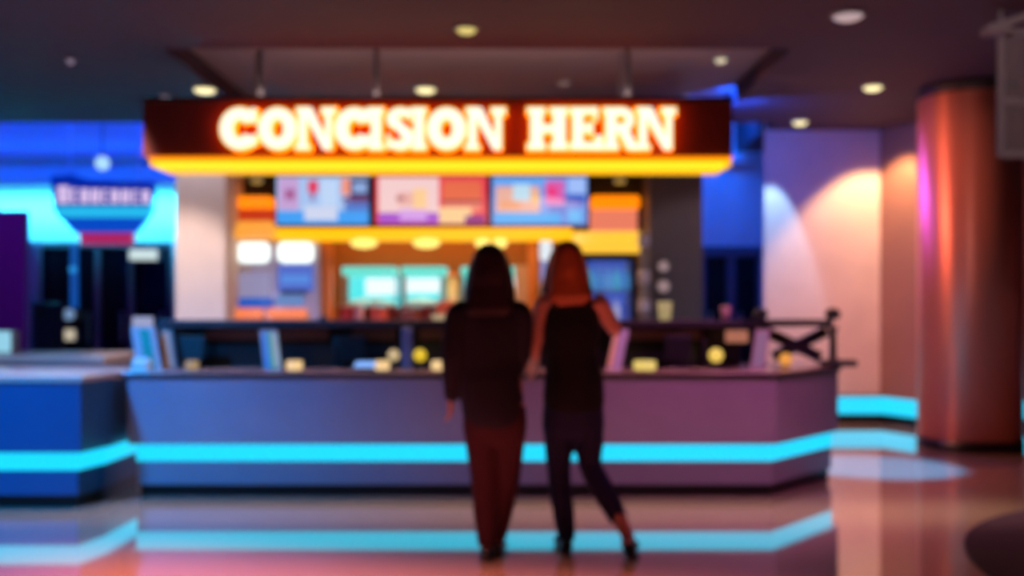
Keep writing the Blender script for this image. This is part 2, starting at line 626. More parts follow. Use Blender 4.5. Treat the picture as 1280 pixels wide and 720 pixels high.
for ch, fn, x in (('C', g_C, 278), ('O', g_O, 326), ('N', g_N, 373), ('C', g_C, 420), ('I', g_I, 463), ('S', g_S, 483),
                  ('I', g_I, 516), ('O', g_O, 535), ('N', g_N, 583), ('H', g_H, 659), ('E', g_E, 712), ('R', g_R, 753), ('N', g_N, 794)):
    mb = MB()
    fc = MB()
    for e, y0, y1, mi in ((1.6, FY - 0.075, FY - 0.02, 0), (-0.4, FY - 0.095, FY - 0.0755, 2)):
        g = Glyph(e)
        fn(g, x)
        for q in g.p:
            (mb if mi == 0 else fc).face_prism([(PX(a, FY), PZ(b, FY)) for a, b in q], y0, y1, 0, side=1)
    lt = mb.build('letter', [e_letter_rim, e_halo], sg)
    fc.build('letter_face', [e_letter, e_letter_rim], lt)

# ---------------------------------------------------------------- concession stand shell
KY = 11.3
struct('wall_kiosk_back', MB().box(-3.0, 2.02, KY, KY + 0.2, 0, 3.3), m_brownwall)
struct('wall_kiosk_right', MB().prism([(PX(812, 9.9), 9.9), (PX(878, 9.9), 9.9), (PX(878, 9.9) + 0.1, KY), (PX(812, 9.9), KY)], 0, 3.2), m_darkwall)
hd = MB()   # dark bulkhead that carries the menu screens
hd.box(PX(280, 10.4), PX(812, 10.4), 10.45, 10.6, 2.14, 3.2)
struct('wall_kiosk_header', hd, m_dark)
t = thing('pillar', P(249, 620, 10.0), 'whitish square pillar left of the drink dispenser', 'pillar')
t.location.z = 0
ORG[t.name] = Vector(t.location)
MB().box(PX(219, 9.8), PX(282, 9.8), 9.8, 10.5, 0, 2.62).build('shaft', m_cream, t, 0.01)
MB().box(PX(217, 9.8), PX(284, 9.8), 9.78, 10.52, 2.62, 2.70).build('cap', m_wall, t)

t = thing('header_light', (PX(540, 10.3), 10.3, 2.0), 'long amber light strip under the three menu screens', 'light strip')
MB().box(PX(345, 10.2), PX(716, 10.2), 10.2, 10.42, PZ(300, 10.2), PZ(285, 10.2)).build('diffuser', e_amber, t, 0.01)
MB().box(PX(345, 10.2), PX(716, 10.2), 10.22, 10.44, PZ(285, 10.2) + 0.001, PZ(284, 10.2)).build('housing', m_orangepaint, t)

# menu screens
def menu(x0, y0, x1, y1, cells, label):
    Y = 10.25
    r = thing('menu_screen', P((x0 + x1) / 2, y1, Y), label, 'screen', 'menu screens over the counter')
    MB().box(PX(x0, Y), PX(x1, Y), Y, Y + 0.07, PZ(y1, Y), PZ(y0, Y)).build('bezel', m_black, r, 0.005)
    MB().box(PX((x0 + x1) / 2 - 8, Y), PX((x0 + x1) / 2 + 8, Y), Y + 0.07, 10.448, PZ(y1 - 20, Y), PZ(y0 + 20, Y)).build('wall_bracket', m_grey, r)
    mb = MB()
    mats, idx = [], {}
    ax0, ay0, ax1, ay1 = x0 + 2, y0 + 2, x1 - 2, y1 - 2
    for i, (u0, v0, u1, v1, col) in enumerate(cells):
        if col not in idx:
            idx[col] = len(mats)
            mats.append(E('menu tint', col, 1.0))
        yy = Y - 0.004 - 0.0008 * i
        X0, X1 = PX(ax0 + (ax1 - ax0) * u0, Y), PX(ax0 + (ax1 - ax0) * u1, Y)
        Z1, Z0 = PZ(ay0 + (ay1 - ay0) * v0, Y), PZ(ay0 + (ay1 - ay0) * v1, Y)
        mb.box(X0, X1, yy, Y - 0.001, Z0, Z1, idx[col])
    mb.build('display', mats, r)
    return r


menu(344, 219, 463, 282.5, [
    (0, 0, 1, 1, (165, 196, 240)), (0, 0.72, 1, 1, (62, 160, 245)), (0.3, 0.62, 0.66, 0.92, (206, 214, 240)), (0.02, 0.02, 0.24, 0.7, (196, 160, 212)),
    (0.09, 0.26, 0.2, 0.48, (168, 96, 150)), (0.34, 0.08, 0.45, 0.34, (226, 60, 96)), (0.37, 0.34, 0.41, 0.5, (150, 90, 150)), (0.48, 0.06, 0.66, 0.6, (190, 214, 248)),
    (0.70, 0.03, 0.80, 0.38, (240, 150, 130)), (0.8, 0.04, 1, 0.6, (58, 60, 110)), (0.83, 0.12, 0.98, 0.34, (140, 170, 220)), (0.72, 0.42, 1, 0.52, (110, 60, 110)), (0.74, 0.54, 1, 0.72, (84, 120, 200))],
    'left menu screen with a blue and white picture and pink accents')
menu(467, 218, 611, 282.5, [
    (0, 0, 1, 1, (232, 62, 84)), (0.03, 0.03, 0.57, 0.78, (244, 206, 206)), (0.2, 0.34, 0.36, 0.62, (236, 178, 170)), (0.19, 0.42, 0.26, 0.5, (170, 100, 110)),
    (0.34, 0.26, 0.46, 0.68, (252, 206, 150)), (0.6, 0.1, 0.95, 0.5, (232, 108, 76)), (0.6, 0.5, 0.95, 0.56, (150, 60, 70)), (0.6, 0.56, 0.95, 0.75, (238, 128, 110)),
    (0.57, 0.65, 0.86, 0.98, (252, 206, 150)), (0.03, 0.76, 0.57, 0.98, (168, 84, 206)), (0.22, 0.7, 0.46, 0.92, (214, 160, 232)), (0.8, 0.82, 0.98, 0.98, (130, 40, 130))],
    'middle menu screen with a red, peach and purple picture')
menu(613, 219, 736, 283, [
    (0, 0, 1, 1, (110, 150, 230)), (0.03, 0.04, 0.6, 0.16, (100, 170, 245)), (0.04, 0.2, 0.5, 0.74, (232, 176, 160)), (0.22, 0.16, 0.4, 0.5, (190, 222, 240)), (0.08, 0.5, 0.3, 0.66, (236, 160, 118)),
    (0.42, 0.36, 0.5, 0.56, (246, 190, 120)), (0.56, 0.08, 0.76, 0.58, (216, 96, 176)), (0.58, 0.2, 0.68, 0.42, (238, 60, 130)), (0.8, 0.03, 0.98, 0.34, (160, 190, 250)), (0.76, 0.38, 0.98, 0.6, (66, 96, 196)),
    (0.03, 0.76, 0.72, 0.97, (70, 176, 246)), (0.80, 0.7, 0.94, 0.95, (110, 190, 250)), (0.6, 0.6, 0.78, 0.76, (84, 120, 210))],
    'right menu screen with a blue, peach and pink picture')

# lit canopies either side of the screens
def canopy(top, mid, low, label, mmid, mlow):
    Y = 10.25
    r = thing('lit_canopy', P((low[0] + low[2]) / 2, low[3], Y), label, 'canopy')
    MB().box(PX(top[0], Y), PX(top[2], Y), Y - 0.02, Y + 0.2, PZ(top[3], Y), PZ(top[1], Y)).build('upper_light', e_orange, r, 0.03)
    MB().box(PX(mid[0], Y), PX(mid[2], Y), Y + 0.02, Y + 0.2, PZ(mid[3], Y), PZ(mid[1], Y)).build('sign_panel', mmid, r)
    k = MB()
    xa0, xa1, xb0, xb1 = PX(low[4], Y), PX(low[5], Y), PX(low[0], Y), PX(low[2], Y)
    z1, z0 = PZ(low[1], Y), PZ(low[3], Y)
    zm = z0 + (z1 - z0) * 0.3
    k.add([(xa0, Y, z1), (xa1, Y, z1), (xb1, Y - 0.16, zm), (xb0, Y - 0.16, zm), (xb1, Y - 0.16, z0), (xb0, Y - 0.16, z0), (xa0, Y + 0.2, z1), (xa1, Y + 0.2, z1), (xb1, Y + 0.2, z0), (xb0, Y + 0.2, z0)],
          [(0, 3, 2, 1), (3, 5, 4, 2), (0, 1, 7, 6), (5, 9, 8, 4), (6, 7, 8, 9), (0, 6, 9, 5, 3), (1, 2, 4, 8, 7)])
    k.build('awning', mlow, r, 0.015)
    return r


canopy((290, 245, 340, 261), (291, 261, 340, 278), (283, 276, 343, 299, 292, 340), 'orange and red lit canopy above the drink dispenser', E('red glowing panel', (206, 52, 20), 0.9), E('tan orange awning', (250, 164, 62), 1.0))  # red panel given its own glow in place of light on it
canopy((739, 244, 800, 261), (739, 262, 797, 288), (715, 289, 803, 315, 718, 800), 'yellow lit canopy with a coral panel above the drinks cooler', E('coral backlit panel', (240, 128, 100), 0.95), e_yellow)

# niche frame
struct('trim_3', MB().box(PX(402, 10.3), PX(413, 10.3), 10.3, 10.45, 0, 2.0).box(PX(660, 10.3), PX(671, 10.3), 10.3, 10.45, 0, 2.0), m_orangepaint)

# back bar inside the stand
bb = thing('back_bar', (PX(545, 10.7), 10.7, 0), 'low service counter along the back of the concession stand', 'counter')
MB().box(-1.86, 0.66, 10.56, 11.25, 0, 0.98).build('body', m_darkred, bb)
MB().box(-1.88, 0.68, 10.52, 11.27, 0.98, 1.02).build('worktop', m_steel, bb, 0.005)

# popcorn warmers
e_pop = E('cyan lit interior', (34, 228, 234), 1.25)
e_popw = E('bright white lit interior', (226, 246, 250), 1.4)
e_popg = E('mint lit header', (100, 224, 208), 1.0)
m_pop = M('popcorn', (245, 240, 225), 0.8, scale=40, bump=1.0)


def warmer(x0, x1, hx1, label, big):
    Y = 10.72
    r = thing('popcorn_warmer', (PX((x0 + x1) / 2, Y), Y, 1.02), label, 'popcorn machine', 'glowing popcorn warmers on the back bar')
    a, b = PX(x0, Y), PX(x1, Y)
    MB().box(a + 0.01, b - 0.01, Y, Y + 0.42, 1.02, PZ(383, Y)).build('base', m_darkred, r, 0.01)
    z0, zw, z1 = PZ(383, Y), PZ(344, Y), PZ(333, Y)
    MB().box(a, PX(hx1, Y), Y, Y + 0.42, zw, z1).build('lit_header', e_popg, r, 0.01)
    k = MB()
    k.box(a + 0.02, b - 0.02, Y + 0.36, Y + 0.41, z0, zw, 0)
    w = b - a
    k.box(a + w * (0.34 if big else 0.05), b - 0.03, Y + 0.345, Y + 0.36, z0 + 0.12 * (1 if big else 1.2), zw - 0.02, 1)
    k.build('lit_back', [e_pop, e_popw], r)
    for x in (a + 0.012, b - 0.012):
        for y in (Y + 0.012, Y + 0.408):
            MB().box(x - 0.01, x + 0.01, y - 0.01, y + 0.01, z0, zw).build('corner_post', m_steel, r)
    lamp('AREA', 'warmer_lamp', ((a + b) / 2, Y + 0.14, zw - 0.01), (190, 255, 250), 1.6, w * 0.8, ((a + b) / 2, Y + 0.2, z0), sy=0.15)
    MB().box(a + 0.022, b - 0.022, Y + 0.005, Y + 0.01, z0, zw).build('glass_front', m_glass, r)
    k = MB()
    for i in range(60):
        u, v = random.random(), random.random()
        hgt = 0.06 * (1 - abs(u - 0.45) * 1.4) * random.random()
        k.ball((a + 0.05 + (w - 0.1) * u, Y + 0.06 + 0.26 * v, z0 + 0.02 + max(0, hgt)), 0.025, n=8)
    tag(k.build('popcorn', m_pop, r), kind='stuff')
    return r


warmer(427, 497, 493, 'cyan-lit popcorn warmer furthest left on the back bar', True)
warmer(501, 553, 557, 'narrower cyan-lit popcorn warmer in the middle of the back bar', False)
warmer(576, 653, 649, 'cyan-lit popcorn warmer mostly hidden behind the woman in the dark jacket', True)

# heat lamps under the header
for px, w, lab in ((455, 17, 'yellow heat lamp above the leftmost popcorn warmer'), (533, 17, 'yellow heat lamp above the middle popcorn warmer'),
                   (603, 9, 'small round yellow lamp above the dark-haired woman, on the left of two'), (625, 9, 'small round yellow lamp above the dark-haired woman, on the right of two')):
    Y = 10.08
    r = thing('heat_lamp', (PX(px, Y), Y, PZ(311, Y)), lab, 'lamp', 'yellow lamps under the amber strip')
    cx, rr = PX(px, Y), w / F * Y
    MB().ball((cx, Y, PZ(304, Y)), rr, min(rr, 0.09), 0.05).build('bulb', e_warm, r)
    MB().box(cx - 0.02, cx + 0.02, Y + 0.05, 10.198, PZ(304, Y) - 0.005, PZ(304, Y) + 0.035).build('arm', m_steel, r)

# drink dispenser
Y = 10.3
r = thing('drink_dispenser', (PX(340, Y), Y, 0), 'tall lavender drink dispenser with two bright white lit panels', 'drink machine')
MB().box(PX(287, Y), PX(400, Y), Y, Y + 0.6, 0.06, PZ(302, Y)).build('cabinet', m_cool, r, 0.012)
MB().box(PX(290, Y), PX(397, Y), Y + 0.03, Y + 0.58, 0, 0.06).build('plinth', m_black, r)
for a, b in ((298, 337), (348, 392)):
    k = MB()
    n, x0, x1, z0, z1 = 8, PX(a, Y), PX(b, Y), PZ(328, Y), PZ(303, Y)
    rr = 0.06
    pts = []
    for cx, cz, a0 in ((x1 - rr, z1 - rr, 0), (x0 + rr, z1 - rr, 90), (x0 + rr, z0 + rr, 180), (x1 - rr, z0 + rr, 270)):
        for i in range(n + 1):
            w = math.radians(a0 + 90 * i / n)
            pts.append((cx + rr * math.cos(w), cz + rr * math.sin(w)))
    k.face_prism(pts, Y - 0.03, Y - 0.001)
    k.build('lit_panel', E('white lit panel', (238, 250, 244), 1.6), r)
MB().box(PX(298, Y), PX(340, Y), Y - 0.02, Y - 0.001, PZ(372, Y), PZ(341, Y)).build('left_graphic', E('lavender backlit graphic', (160, 152, 190), 0.8), r)
MB().box(PX(298, Y), PX(341, Y), Y - 0.05, Y - 0.001, PZ(384, Y), PZ(372, Y)).build('blue_shelf', E('blue backlit band', (16, 92, 196), 0.9), r)
k = MB()
k.box(PX(348, Y), PX(392, Y), Y - 0.02, Y - 0.001, PZ(364, Y), PZ(331, Y), 0)
k.box(PX(352, Y), PX(388, Y), Y - 0.024, Y - 0.001, PZ(354, Y), PZ(344, Y), 1)
k.box(PX(352, Y), PX(384, Y), Y - 0.026, Y - 0.001, PZ(367, Y), PZ(363, Y), 2)
k.build('right_graphic', [E('periwinkle backlit graphic', (84, 110, 206), 0.9), E('sky backlit graphic', (86, 142, 226), 0.95), m_dark], r)
MB().box(PX(345, Y), PX(380, Y), Y - 0.015, Y - 0.001, PZ(383, Y), PZ(369, Y)).build('nozzle_panel', E('pale blue lit nozzle bay', (110, 146, 206), 0.8), r)
for a, b in ((278, 325), (334, 380)):
    MB().box(PX(a, Y - .12), PX(b, Y - .12), Y - 0.14, Y - 0.001, PZ(398, Y - .12), PZ(386, Y - .12)).build('drip_tray', E('orange lit tray', (255, 132, 78), 1.0), r, 0.012)

# white lit tower and beige panel
Y = 10.2
r = thing('lit_tower', (PX(681, Y), Y, 0), 'slim tower with a white lit head just left of the red-haired woman', 'lamp')
MB().box(PX(676, Y), PX(689, Y), Y, Y + 0.12, 0, PZ(352, Y)).build('stand', m_cool, r)
MB().box(PX(675, Y), PX(690, Y), Y - 0.01, Y + 0.13, PZ(325, Y), PZ(301, Y)).build('lit_head', E('bluish white lamp head', (226, 236, 244), 1.0), r, 0.02)
MB().box(PX(676, Y), PX(689, Y), Y, Y + 0.12, PZ(351, Y), PZ(326, Y)).build('lit_body', E('lilac lamp body', (140, 146, 206), 0.9), r, 0.01)
tag(MB().box(PX(644, 10.4), PX(666, 10.4), 10.4, 10.45, 0, PZ(332, 10.5)).build('panel', M('beige board', (220, 176, 130), 0.6), None, 0.005),
    'plain beige upright board between the two women behind the counter', 'board')

# drinks cooler
Y = 10.3
r = thing('drinks_cooler', (PX(762, Y), Y, 0), 'blue-lit glass-fronted drinks cooler right of the red-haired woman', 'fridge')
k = MB()
a, b, zt = PX(728, Y), PX(796, Y), PZ(318, Y)
k.box(a, a + 0.05, Y, Y + 0.55, 0, zt)
k.box(b - 0.05, b, Y, Y + 0.55, 0, zt)
k.box(a + 0.05, b - 0.05, Y, Y + 0.55, 0, 0.5)
k.box(a + 0.05, b - 0.05, Y, Y + 0.55, zt - 0.05, zt)
k.build('cabinet', m_black, r)
MB().box(a + 0.05, b - 0.05, Y + 0.48, Y + 0.54, 0.5, zt - 0.05).build('lit_back', E('blue lit interior', (46, 92, 214), 0.95), r)
MB().box(a + 0.05, b - 0.05, Y + 0.02, Y + 0.03, 0.5, zt - 0.05).build('glass_door', m_glass, r)
for z in (0.85, 1.2, 1.52):
    MB().box(a + 0.05, b - 0.05, Y + 0.06, Y + 0.46, z - 0.02, z).build('shelf', m_steel, r)
cols = [(90, 170, 250), (190, 190, 245), (60, 190, 240), (40, 70, 180), (50, 150, 235), (70, 130, 240)]
bottle_mats = [E('backlit drink', c_, 0.7) for c_ in cols]
row = ['bottom', 'middle', 'top']
n = 0
for zi, z in enumerate((0.85, 1.2, 1.52)):
    for i in range(5):
        cx = a + 0.09 + (b - a - 0.18) * i / 4
        h = 0.24
        q = thing('drink_bottle', (cx, Y + 0.2, z), 'bottle in the drinks cooler, %s from the left on its %s shelf' % (('first', 'second', 'third', 'fourth', 'last')[i], row[zi]), 'bottle', 'bottles in the drinks cooler')
        MB().lathe([(0.034, 0), (0.036, 0.02), (0.036, h * 0.6), (0.014, h * 0.8), (0.014, h * 0.9)], (cx, Y + 0.2, z), 14).build('bottle_body', bottle_mats[(i * 2 + zi) % 6], q)
        MB().cyl((cx, Y + 0.2, z + h * 0.9), 0.016, h * 0.1, 12).build('cap', m_white, q)

# cup dispenser pole and round glowing dots by the dark wall
Y = 9.85
r = thing('cup_dispenser', (PX(805, Y), Y, 0), 'slim grey dispenser column at the edge of the dark wall', 'dispenser')
MB().cyl((PX(805, Y), Y, 0.02), 0.04, 2.0, 16).build('tube', m_grey, r)
MB().cyl((PX(805, Y), Y, 0), 0.09, 0.02, 20).build('foot_plate', m_grey, r)
for z in (1.35, 1.62, 1.98):
    MB().lathe([(0.045, 0), (0.058, 0.02), (0.058, 0.11), (0.045, 0.13)], (PX(805, Y), Y, z - 0.06), 18).build('collar', m_cool, r)
for py, col, rr, lab in ((333, e_dimpink, 8, 'dim round pinkish wall dot, upper of two on the dark wall'), (358, e_dimpink, 9, 'dim round pinkish wall dot, lower of two on the dark wall')):
    Y = 9.88
    r = thing('wall_dot', P(829, py, Y), lab, 'lamp', 'round dots on the dark wall')
    MB().lathe([(rr / F * Y * 0.8, -0.03), (rr / F * Y * 0.8, -0.01)], P(829, py, Y), 20, axis='y').build('lens', E('dim rose glow', (150, 124, 126), 1), r)
    MB().lathe([(rr / F * Y, -0.01), (rr / F * Y, 0.018)], P(829, py, Y), 20, axis='y').build('housing', m_grey, r)

# ---------------------------------------------------------------- front counters
ZT = 0.88
fp = [(-2.69, 7.28), (1.85, 7.28), (2.54, 8.1), (2.54, 8.6), (2.0, 8.6), (1.55, 8.1), (-2.69, 8.1)]


def inset(poly, d):          # shrink a counter-clockwise polygon by d (negative grows)
    out = []
    n = len(poly)
    for i in range(n):
        p0, p1, p2 = Vector(poly[i - 1]), Vector(poly[i]), Vector(poly[(i + 1) % n])
        e1, e2 = (p1 - p0).normalized(), (p2 - p1).normalized()
        n1, n2 = Vector((-e1.y, e1.x)), Vector((-e2.y, e2.x))
        b = (n1 + n2)
        b = b / max(b.dot(n1), 0.2) * d
        out.append(tuple(p1 + b))
    return out


m_bluelight_panel = M('laminate tinted by blue light', (40, 80, 122), 0.32, scale=3)  # blue light put into the side counter's colour


def counter(name, poly, label, mtop, medge, mpan=m_panel, mpl=m_plinth):
    cx = sum(p[0] for p in poly) / len(poly)
    cy = sum(p[1] for p in poly) / len(poly)
    r = thing(name, (cx, cy, 0), label, 'counter')
    MB().prism(inset(poly, 0.07), 0, 0.085).build('kick_plate', m_toe, r)
    MB().prism(inset(poly, 0.05), 0.085, 0.25).build('plinth', mpl, r)
    MB().prism(inset(poly, 0.045), 0.25, 0.372).build('led_strip', e_cyan, r)
    MB().prism(poly, 0.372, ZT - 0.04).build('front_panel', mpan, r, 0.006)
    MB().prism(inset(poly, -0.02), ZT - 0.04, ZT - 0.012).build('edge_trim', medge, r, 0.004)
    MB().prism(inset(poly, -0.03), ZT - 0.012, ZT).build('worktop', mtop, r, 0.003)
    return r


counter('service_counter', fp, 'long mauve service counter with cyan light strip and brown top', m_top, m_dark)
counter('side_counter', [(-9.0, 6.85), (-2.84, 6.85), (-2.77, 7.2), (-2.77, 7.95), (-9.0, 7.95)], 'blue-lit side counter with pale top at the left edge', m_lighttop, m_lighttop, m_bluelight_panel, m_bluelight_panel)
r = thing('low_counter', (-5.8, 9.6, 0), 'pale-topped low counter behind the blue-lit side counter', 'counter')
MB().box(-8.5, -3.6, 9.1, 10.1, 0, 0.86).build('body', m_panel, r)
MB().box(-8.55, -3.55, 9.05, 10.15, 0.86, 0.92).build('worktop', m_lighttop, r, 0.006)

# raised dark shelf over the service counter
SYr = 7.92
r = thing('raised_shelf', (0, SYr, ZT), 'long dark raised shelf standing on the service counter', 'shelf')
sz0, sz1 = 1.185, 1.24
MB().prism([(PX(196, 7.8), 7.78), (1.72, 7.78), (2.30, 8.16), (2.52, 8.16), (2.52, 8.34), (2.2, 8.34), (1.62, 8.04), (PX(196, 7.8), 8.04)], sz0, sz1).build('shelf_top', m_dark, r, 0.006)
MB().box(PX(212, 8), PX(925, 8), 7.99, 8.02, ZT, sz0).build('back_panel', m_black, r)
for a, b in ((253, 342), (352, 410), (440, 496), (525, 560), (780, 880)):
    MB().box(PX(a, 7.96), PX(b, 7.96), 7.955, 7.985, PZ(425, 7.96), PZ(412, 7.96)).build('lip', M('brown wood lip', (128, 92, 84), 0.5), r)
for px, Y in ((255, 7.9), (420, 7.9), (580, 7.9), (745, 7.9), (880, 7.9)):
    MB().cyl((PX(px, Y), Y, ZT), 0.016, sz0 - ZT, 12).build('post', m_dark, r)
xl, xr, yb = PX(952, 8.2), PX(1041, 8.24), 8.24
for x in (xl, xr):
    MB().lathe([(0.05, 0), (0.05, 0.03), (0.03, 0.06), (0.026, sz0 - ZT - 0.05), (0.045, sz0 - ZT)], (x, yb, ZT), 16).build('end_post', m_dark, r)
    MB().lathe([(0.04, 0), (0.06, 0.03), (0.06, 0.06), (0.03, 0.09)], (x, yb, sz1), 16).build('finial', m_dark, r)
MB().bar((xl + 0.03, yb, ZT + 0.27), (xr - 0.10, yb, ZT + 0.06), 0.085, 0.05).build('brace', m_dark, r)
MB().bar((xr - 0.03, yb + 0.065, ZT + 0.27), (xl + 0.12, yb + 0.065, ZT + 0.06), 0.085, 0.05).build('brace', m_dark, r)
tag(MB().box(2.40, 2.64, 7.93, 8.14, ZT + 0.001, ZT + 0.05).build('tray', m_dark, None, 0.01), 'small dark tray overhanging the right end of the service counter', 'tray')

# ---------------------------------------------------------------- things on the counter
CYi = 7.7


def leaning(name, x0, x1, y0, y1, Y, lean, skew, mats, bands, label, cat):
    """A leaning card on an easel leg, its face split into coloured vertical bands."""
    r = thing(name, (PX((x0 + x1) / 2, Y), Y, ZT), label, cat)
    h = PZ(y0, Y) - ZT
    a, b = PX(x0, Y), PX(x1, Y)

    def slanted(mb, lean=lean):
        for i, v in enumerate(mb.v):
            t_ = (v.z - ZT) / h
            mb.v[i] = Vector((v.x + skew * t_, v.y + lean * t_, v.z))
        return mb
    slanted(MB().box(a, b, Y, Y + 0.012, ZT, ZT + h)).build('backing', mats[0], r)
    for u0, u1, mi in bands:
        slanted(MB().box(a + (b - a) * u0, a + (b - a) * u1, Y - 0.004, Y - 0.0005, ZT + 0.015, ZT + h - 0.015)).build('printed_band', mats[mi], r)
    MB().bar(((a + b) / 2 + skew * 0.6, Y + lean * 0.6 + 0.02, ZT + h * 0.6), ((a + b) / 2 + skew * 0.6, Y + lean + 0.1, ZT + 0.012), 0.02).build('easel_leg', m_dark, r)
    return r


p_lav = M('lavender grey card', (168, 142, 144), 0.5)
p_teal = M('teal card', (0, 118, 84), 0.5)
p_cream = M('cream card', (250, 214, 160), 0.5)
p_blue = M('sky blue card', (90, 140, 190), 0.5)
p_green = M('sage card', (150, 196, 110), 0.5)
p_tan = M('tan card', (196, 140, 110), 0.6)
leaning('brochure_stand', 172, 202, 409, 462, 7.5, 0.08, -0.08, [p_lav, p_teal], [(0.34, 0.78, 1)], 'leaning lavender brochure board with a teal stripe at the left end of the counter', 'stand')
leaning('menu_folder', 206, 222, 412, 450, 7.62, 0.06, -0.06, [m_dark, p_tan], [(0.05, 0.8, 1)], 'tan menu folder leaning beside the teal-striped board', 'folder')
leaning('brochure_stand', 330, 352, 413, 462, 7.5, 0.08, -0.05, [p_lav, p_blue, p_green, p_cream], [(0.12, 0.38, 1), (0.40, 0.62, 2), (0.64, 0.98, 3)], 'brochure holder with blue, green and cream leaflets on the counter', 'stand')
leaning('menu_card', 758, 776, 412, 455, 7.6, 0.08, 0.07, [M('pale lilac card', (186, 176, 206), 0.5), p_cream], [(0.0, 0.35, 1)], 'pale lilac card leaning right beside the red-haired woman', 'card')
leaning('menu_card', 938, 956, 412, 456, 7.66, 0.08, 0.06, [p_lav, M('grey green card', (150, 176, 170), 0.5)], [(0.1, 0.85, 1)], 'grey-green card leaning right near the crossed braces', 'card')

r = thing('price_sign', (PX(178, 7.75), 7.75, ZT), 'small pale grey card on a stem behind the teal-striped board', 'sign')
MB().box(PX(165, 7.75), PX(191, 7.75), 7.75, 7.765, PZ(409, 7.75), PZ(396, 7.75)).build('card', E('pale lit card', (170, 170, 200), 0.8), r, 0.006)
MB().cyl((PX(178, 7.75), 7.757, ZT + 0.01), 0.008, PZ(409, 7.75) - ZT - 0.01, 10).build('stem', m_steel, r)
MB().cyl((PX(178, 7.75), 7.757, ZT), 0.05, 0.01, 16).build('foot', m_steel, r)

r = thing('napkin_dispenser', (PX(177, 7.38), 7.38, ZT), 'small cream napkin dispenser at the left end of the counter', 'napkin holder')
MB().prism([(PX(166, 7.38), 7.34), (PX(188, 7.38), 7.34), (PX(188, 7.38), 7.42), (PX(166, 7.38), 7.42)], ZT, ZT + 0.08).build('holder', M('cream plastic', (230, 214, 196), 0.4), r, 0.012)
MB().box(PX(169, 7.38), PX(185, 7.38), 7.365, 7.395, ZT + 0.08, ZT + 0.095).build('napkins', m_white, r)

for px, lab in ((238, 'black till monitor nearest the left end of the counter'), (440, 'black till monitor left of the two balls'), (848, 'black till monitor between the lilac and grey-green cards')):
    Y = 7.72
    r = thing('till_monitor', (PX(px, Y), Y, ZT), lab, 'till', 'black till monitors on the counter')
    MB().box(PX(px - 17, Y), PX(px + 17, Y), Y, Y + 0.03, ZT + 0.06, PZ(419, Y)).rot((0, Y, ZT + 0.06), -0.12).build('screen_back', m_black, r, 0.008)
    MB().cyl((PX(px, Y), Y + 0.03, ZT + 0.012), 0.02, 0.09, 12).build('neck', m_black, r)
    MB().box(PX(px, Y) - 0.08, PX(px, Y) + 0.08, Y - 0.04, Y + 0.1, ZT, ZT + 0.012).build('foot', m_black, r, 0.004)

r = thing('card_terminal', (PX(508, 7.6), 7.6, ZT), 'blue-grey upright terminal post between the cream and yellow balls', 'terminal')
MB().box(PX(502, 7.6), PX(515, 7.6), 7.6, 7.64, ZT + 0.015, PZ(410, 7.6)).build('post', M('slate blue plastic', (110, 122, 160), 0.4), r, 0.01)
MB().box(PX(501, 7.6), PX(516, 7.6), 7.56, 7.68, ZT, ZT + 0.015).build('foot', m_grey, r, 0.004)

r = thing('tablet', (PX(458, 7.55), 7.55, ZT), 'small tablet with a pale blue lit screen lying on the counter', 'tablet')
MB().box(PX(442, 7.5), PX(474, 7.5), 7.44, 7.62, ZT + 0.01, ZT + 0.02).rot((0, 7.44, ZT + 0.01), 0.22).build('case', m_black, r, 0.003)
MB().box(PX(443, 7.5), PX(473, 7.5), 7.45, 7.61, ZT + 0.0205, ZT + 0.023).rot((0, 7.44, ZT + 0.01), 0.22).build('lit_screen', E('pale blue screen', (120, 176, 255), 1.1), r)
MB().box(PX(450, 7.5), PX(466, 7.5), 7.57, 7.59, ZT, ZT + 0.035).build('prop', m_black, r)

for px, py, rr, Y, col, lab in ((492, 444, 7.5, 7.62, (196, 172, 126), 'dull cream globe lamp left of the blue-grey terminal'), (525, 444, 8, 7.62, (226, 190, 40), 'yellow globe lamp right of the blue-grey terminal'),
                                (895, 444, 9, 7.62, (240, 200, 90), 'gold globe lamp left of the grey-green card'), (982, 450, 8, 7.9, (228, 150, 60), 'small orange globe lamp under the crossed braces'),
                                (655, 460, 7.5, 7.5, (226, 104, 40), 'small orange globe lamp seen between the two women')):
    c0 = P(px, py, Y)
    r = thing('globe_lamp', (c0.x, Y, ZT), lab, 'lamp', 'globe lamps on the counter')
    R_ = rr / F * Y
    MB().ball((c0.x, Y, max(c0.z, ZT + R_ + 0.012)), R_).build('globe', E('glowing globe', col, 1.05), r)
    top = max(c0.z, ZT + R_ + 0.012) - R_ * 0.9
    MB().lathe([(R_ * 0.8, 0), (R_ * 0.8, 0.01), (R_ * 0.35, 0.014), (R_ * 0.35, top - ZT)], (c0.x, Y, ZT), 16).build('foot', m_dark, r)

for px, w, st, lab in ((240, 8, 0.35, 'faint cup light on the counter in front of the first till'), (368, 10, 0.95, 'cream cup light right of the three-leaflet brochure holder'), (478, 9, 0.95, 'cream cup light in front of the dull cream globe'),
                       (548, 9, 0.95, 'peach cup light beside the dark jacket'), (806, 14, 0.95, 'wide yellowish cup light right of the lilac card')):
    Y = 7.36
    r = thing('cup_light', (PX(px, Y), Y, ZT), lab, 'light', 'cup lights along the counter edge')
    w_ = w / F * Y
    k = MB().lathe([(w_ * 0.85, 0.008), (w_, 0.02), (w_, 0.07), (w_ * 0.9, 0.075)], (PX(px, Y), Y, ZT), 20)
    k.build('glass_cup', E('glowing cup', (255, 214, 150) if px < 700 else (236, 206, 110), st), r)
    MB().cyl((PX(px, Y), Y, ZT), w_ * 0.9, 0.008, 20).build('coaster', m_dark, r)

